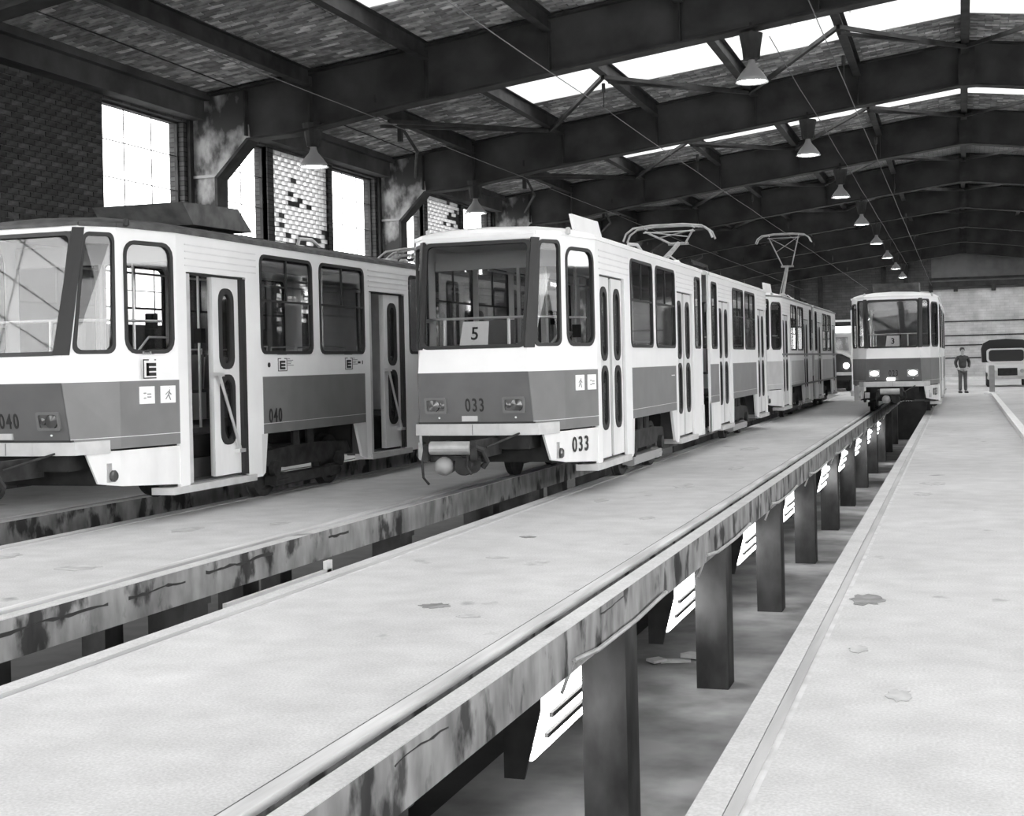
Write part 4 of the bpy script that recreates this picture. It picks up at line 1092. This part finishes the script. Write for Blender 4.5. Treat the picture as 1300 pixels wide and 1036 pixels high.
_s = MB(); _s.lathe([(.03, 0), (.03, .008), (.002, .01)], (HW, 3.78, 1.62), 'x', 10); _s.box(HW, HW + .004, 6.36, 6.44, 1.62, 1.65); _s.box(HW, HW + .004, 6.5, 6.52, 1.61, 1.66); _s.build('small_mark', M['ink'], T040)
entry_symbol(T040, 1.01, 1.36, 1.60, 1.0)
T040.children[-1].rotation_euler = (0, 0, -math.atan((HW - KX) / (SY - KY)))
text_mesh('fleet_number', '040', .24, M['ink'], T040, (HW + .016, 3.90, 1.0), (math.radians(90), 0, math.radians(90)), .8)

# extra small details on 033
q = MB(); q.box(HW + .008, HW + .011, 6.2, 6.45, 1.33, 1.345); q.build('small_mark', M['decal'], T033)


# ------------------------------------------------------------------ person
def skinned(name, chain, parent, m, sub=2, root=0):
    """chain: list of (parent_index, pos, radius)"""
    me = bpy.data.meshes.new(name); me.from_pydata([c[1] for c in chain], [(c[0], i) for i, c in enumerate(chain) if c[0] is not None], [])
    o = link(name, me); sk = o.modifiers.new('s', 'SKIN'); sk.use_smooth_shade = True; sk.branch_smoothing = .6
    lay = me.skin_vertices[0].data if me.skin_vertices else None
    if lay is None:
        bpy.context.view_layer.objects.active = o; o.select_set(True); bpy.ops.object.mode_set(mode='EDIT'); bpy.ops.mesh.customdata_skin_add(); bpy.ops.object.mode_set(mode='OBJECT'); lay = me.skin_vertices[0].data; o.select_set(False)
    for i, c in enumerate(chain):
        r = c[2]; lay[i].radius = (r, r) if not isinstance(r, tuple) else r; lay[i].use_root = (i == root)
    ss = o.modifiers.new('b', 'SUBSURF'); ss.levels = sub; ss.render_levels = sub
    dg = bpy.context.evaluated_depsgraph_get(); me2 = bpy.data.meshes.new_from_object(o.evaluated_get(dg)); bpy.data.objects.remove(o)
    me2.materials.clear(); me2.materials.append(m); me2.shade_smooth()
    return link(name, me2, parent)


PE = empty('person', (.06, 57.5, 0), math.radians(15)); tag(PE, 'man in a dark leather jacket and grey trousers standing with hands in pockets', 'person')
skinned('body', [(None, (0, 0, .98), .08), (0, (0, .0, 1.2), .11), (1, (0, 0, 1.42), .125), (2, (0, 0, 1.53), .058), (3, (0, -.01, 1.60), .07), (4, (0, -.02, 1.68), .088), (5, (0, -.01, 1.76), .07),
                 (2, (.17, 0, 1.44), .055), (7, (.26, .03, 1.20), .045), (8, (.21, -.06, .99), .035), (9, (.17, -.04, .97), .025),
                 (2, (-.17, 0, 1.44), .055), (11, (-.26, .03, 1.20), .045), (12, (-.21, -.06, .99), .035), (13, (-.17, -.04, .97), .025),
                 (0, (.09, 0, .86), .06), (15, (.10, .0, .50), .055), (16, (.11, .03, .10), .038), (17, (.12, -.06, .04), .035),
                 (0, (-.09, 0, .86), .06), (19, (-.10, .0, .50), .055), (20, (-.11, .03, .10), .038), (21, (-.12, -.06, .04), .035)], PE, M['skin'])
skinned('jacket', [(None, (0, -.01, .94), (.195, .165)), (0, (0, .0, 1.2), (.175, .14)), (1, (0, 0, 1.42), (.16, .12)), (2, (0, .0, 1.50), .075),
                   (2, (.18, 0, 1.43), .08), (4, (.275, .04, 1.20), .068), (5, (.22, -.06, .99), .055), (2, (-.18, 0, 1.43), .08), (7, (-.275, .04, 1.20), .068), (8, (-.22, -.06, .99), .055)], PE, M['jacket'])
skinned('trousers', [(None, (0, 0, 1.0), (.17, .145)), (0, (.09, 0, .82), .10), (1, (.10, 0, .50), .075), (2, (.11, .02, .08), .068), (0, (-.09, 0, .82), .098), (4, (-.10, 0, .50), .075), (5, (-.11, .02, .08), .068)], PE, M['trouser'])
for s in (-1, 1):
    b = MB(); b.prism([(.08, 0), (-.16, 0), (-.19, .03), (-.15, .07), (-.02, .09), (.07, .09)], 'x', s * .12 - .045, s * .12 + .045); b.build('shoe', M['shoe'], PE)
b = MB(); b.lathe([(.002, .105), (.05, .1), (.088, .06), (.098, 0), (.09, -.05), (.06, -.075)], (0, .015, 1.71), n=16); b.build('hair', M['hair'], PE, True)
b = MB(); b.prism([(-.115, 1.665), (-.135, 1.655), (-.11, 1.70)], 'x', -.014, .014); b.build('nose', M['skin'], PE)
for s in (-1, 1):
    b = MB(); b.box(s * .088, s * .10, -.015, .02, 1.66, 1.71); b.build('ear', M['skin'], PE)
    b = MB(); b.box(s * .035 - .014, s * .035 + .014, -.112, -.102, 1.695, 1.708); b.build('eye', M['ink'], PE)
b = MB(); b.box(-.025, .025, -.108, -.10, 1.628, 1.636); b.build('mouth', M['hair'], PE)

# ------------------------------------------------------------------ bollard post by the car
b = MB(); b.box(-.10, .10, -.08, .08, .06, 1.05); b.box(-.085, .085, -.065, .065, 1.05, 1.08); r = empty('post', (1.12, 56.2, 0)); tag(r, 'square grey post on a pale foot in front of the open car', 'post')
b.build('shaft', mat('post_grey', .28, .8, noise=.1), r)
b = MB(); b.box(-.32, .26, -.2, .2, 0, .06); b.build('foot', M['white'], r)

# ------------------------------------------------------------------ open car at the right
CA = empty('car', (2.0, 66.5, 0)); tag(CA, 'pale car with a black canvas hood parked at the right by the back wall', 'car')
b = MB(); b.prism([(0, .35), (0, .75), (.12, 1.0), (1.35, 1.12), (4.0, 1.12), (4.1, .5), (4.0, .35)], 'x', -.85, .85); b.build('car_body', M['carpaint'], CA)
b = MB(); arch = [(-1.05, 1.12), (-1.08, 1.75), (-.98, 2.02), (-.72, 2.15), (0, 2.2), (.72, 2.15), (.98, 2.02), (1.08, 1.75), (1.05, 1.12)]
b.prism(arch, 'y', 1.5, 3.9); b.build('canvas_hood', M['canvas'], CA)
b = MB()
f = lambda u, v: Vector((-.80 + 1.6 * u, 1.36 - .05 * v * 0, 1.12 + .60 * v))
b.ring(f, rrect(-.04, 1.04, -.02, 1.06, .12, .25), rrect(.02, .98, .06, .95, .10, .22), (0, -1, 0), -.05, .04); ws_ = b.build('windscreen_frame', M['carpaint'], CA)
b = MB(); b.box(-.77, .77, 1.37, 1.378, 1.15, 1.68); b.build('car_glass', M['rubber'], ws_)
b = MB(); b.box(-.42, .42, -.02, .02, .52, .86); b.build('grille', M['dark'], CA)
b = MB(); b.box(-.88, .88, -.12, -.03, .38, .50); b.build('car_bumper', M['bumper'], CA)
for s in (-1, 1):
    b = MB(); b.lathe([(.002, -.05), (.09, -.03), (.10, .03)], (s * .62, 0, .72), 'y', 14); b.build('headlamp', M['lightmetal'], CA)
    for y in (.75, 3.2):
        b = MB(); b.lathe([(.05, -.09), (.3, -.09), (.33, -.06), (.33, .06), (.3, .09), (.05, .09)], (s * .80, y, .33), 'x', 22); b.build('wheel', M['tyre'], CA)

# ------------------------------------------------------------------ old lorry in the yard doorway
LO_ = empty('lorry', (-5.62, 62.5, 0)); tag(LO_, 'old lorry with dark nose and pale bumper standing beyond the end of the middle tracks', 'lorry')
b = MB(); b.prism([(-1.05, .5), (1.05, .5), (1.05, 1.15), (.95, 1.45), (.6, 1.62), (-.6, 1.62), (-.95, 1.45), (-1.05, 1.15)], 'y', 0, 1.1); b.build('nose', mat('dark_lorry_paint', .03, .35), LO_)
b = MB()
pr = [(-1.08, 1.1), (-.98, 1.48), (-.62, 1.66), (0, 1.72), (.62, 1.66), (.98, 1.48), (1.08, 1.1)]
for a, c in zip(pr, pr[1:]): b.hexa([(a[0], -.04, a[1]), (c[0], -.04, c[1]), (c[0], 1.0, c[1]), (a[0], 1.0, a[1]), (a[0], -.04, a[1] + .16), (c[0], -.04, c[1] + .16), (c[0], 1.0, c[1] + .16), (a[0], 1.0, a[1] + .16)])
b.build('mudguard_band', M['carpaint'], LO_)
b = MB(); b.prism([(1.0, .6), (1.0, 1.75), (1.08, 1.78), (1.2, 2.55), (1.3, 2.62), (2.6, 2.65), (2.6, .6)], 'x', -.98, .98); b.build('cab', M['palegrey'], LO_)
for s in (-1, 1):
    b = MB(); b.hexa([(s * .06, 1.035, 1.82), (s * .88, 1.035, 1.82), (s * .88, 1.06, 1.82), (s * .06, 1.06, 1.82), (s * .06, 1.14, 2.42), (s * .82, 1.14, 2.42), (s * .82, 1.16, 2.42), (s * .06, 1.16, 2.42)] if s > 0 else [(-.88, 1.035, 1.82), (-.06, 1.035, 1.82), (-.06, 1.06, 1.82), (-.88, 1.06, 1.82), (-.82, 1.14, 2.42), (-.06, 1.14, 2.42), (-.06, 1.16, 2.42), (-.82, 1.16, 2.42)]); b.build('cab_window', M['glass'], LO_)
    b = MB(); b.lathe([(.002, -.08), (.12, -.05), (.13, .02)], (s * .82, -.02, 1.14), 'y', 16); b.build('headlamp', M['head'] if s > 0 else M['lightmetal'], LO_)
    b = MB(); b.lathe([(.05, -.12), (.4, -.12), (.45, -.08), (.45, .08), (.4, .12), (.05, .12)], (s * .85, .75, .45), 'x', 24); b.build('wheel', M['tyre'], LO_)
    b = MB(); b.lathe([(.05, -.12), (.4, -.12), (.45, -.08), (.45, .08), (.4, .12), (.05, .12)], (s * .85, 4.2, .45), 'x', 24); b.build('wheel', M['tyre'], LO_)
b = MB(); b.box(-1.15, 1.15, -.22, -.08, .72, .86); b.build('bumper', M['bumper'], LO_)
b = MB(); b.box(-.8, .8, .3, 1.4, .12, .6); b.box(-.9, .9, .05, 5.0, .42, .62); b.box(-1.0, 1.0, 2.7, 5.2, .62, 1.4); b.build('chassis', M['dark'], LO_)  # first box added to keep the space below the bumper black

# white folding gate leaf beside the far tram
GP = empty('gate_post', (-4.0, 55.4, 0)); tag(GP, 'tall thin white steel frame on a foot left of the tram numbered 023', 'frame')
b = MB(); b.box(-.05, .05, -.05, .05, .1, 3.45); b.box(.28, .34, -.03, .03, 1.6, 3.45); b.box(-.05, .34, -.05, .05, 3.35, 3.45); b.box(-.05, .34, -.03, .03, 2.75, 2.82); b.build('post', M['white'], GP)
b = MB(); b.box(-.14, .5, -.1, .1, .14, .2); b.box(-.1, .1, -.1, .1, 0, .14); b.build('foot', M['lightmetal'], GP)
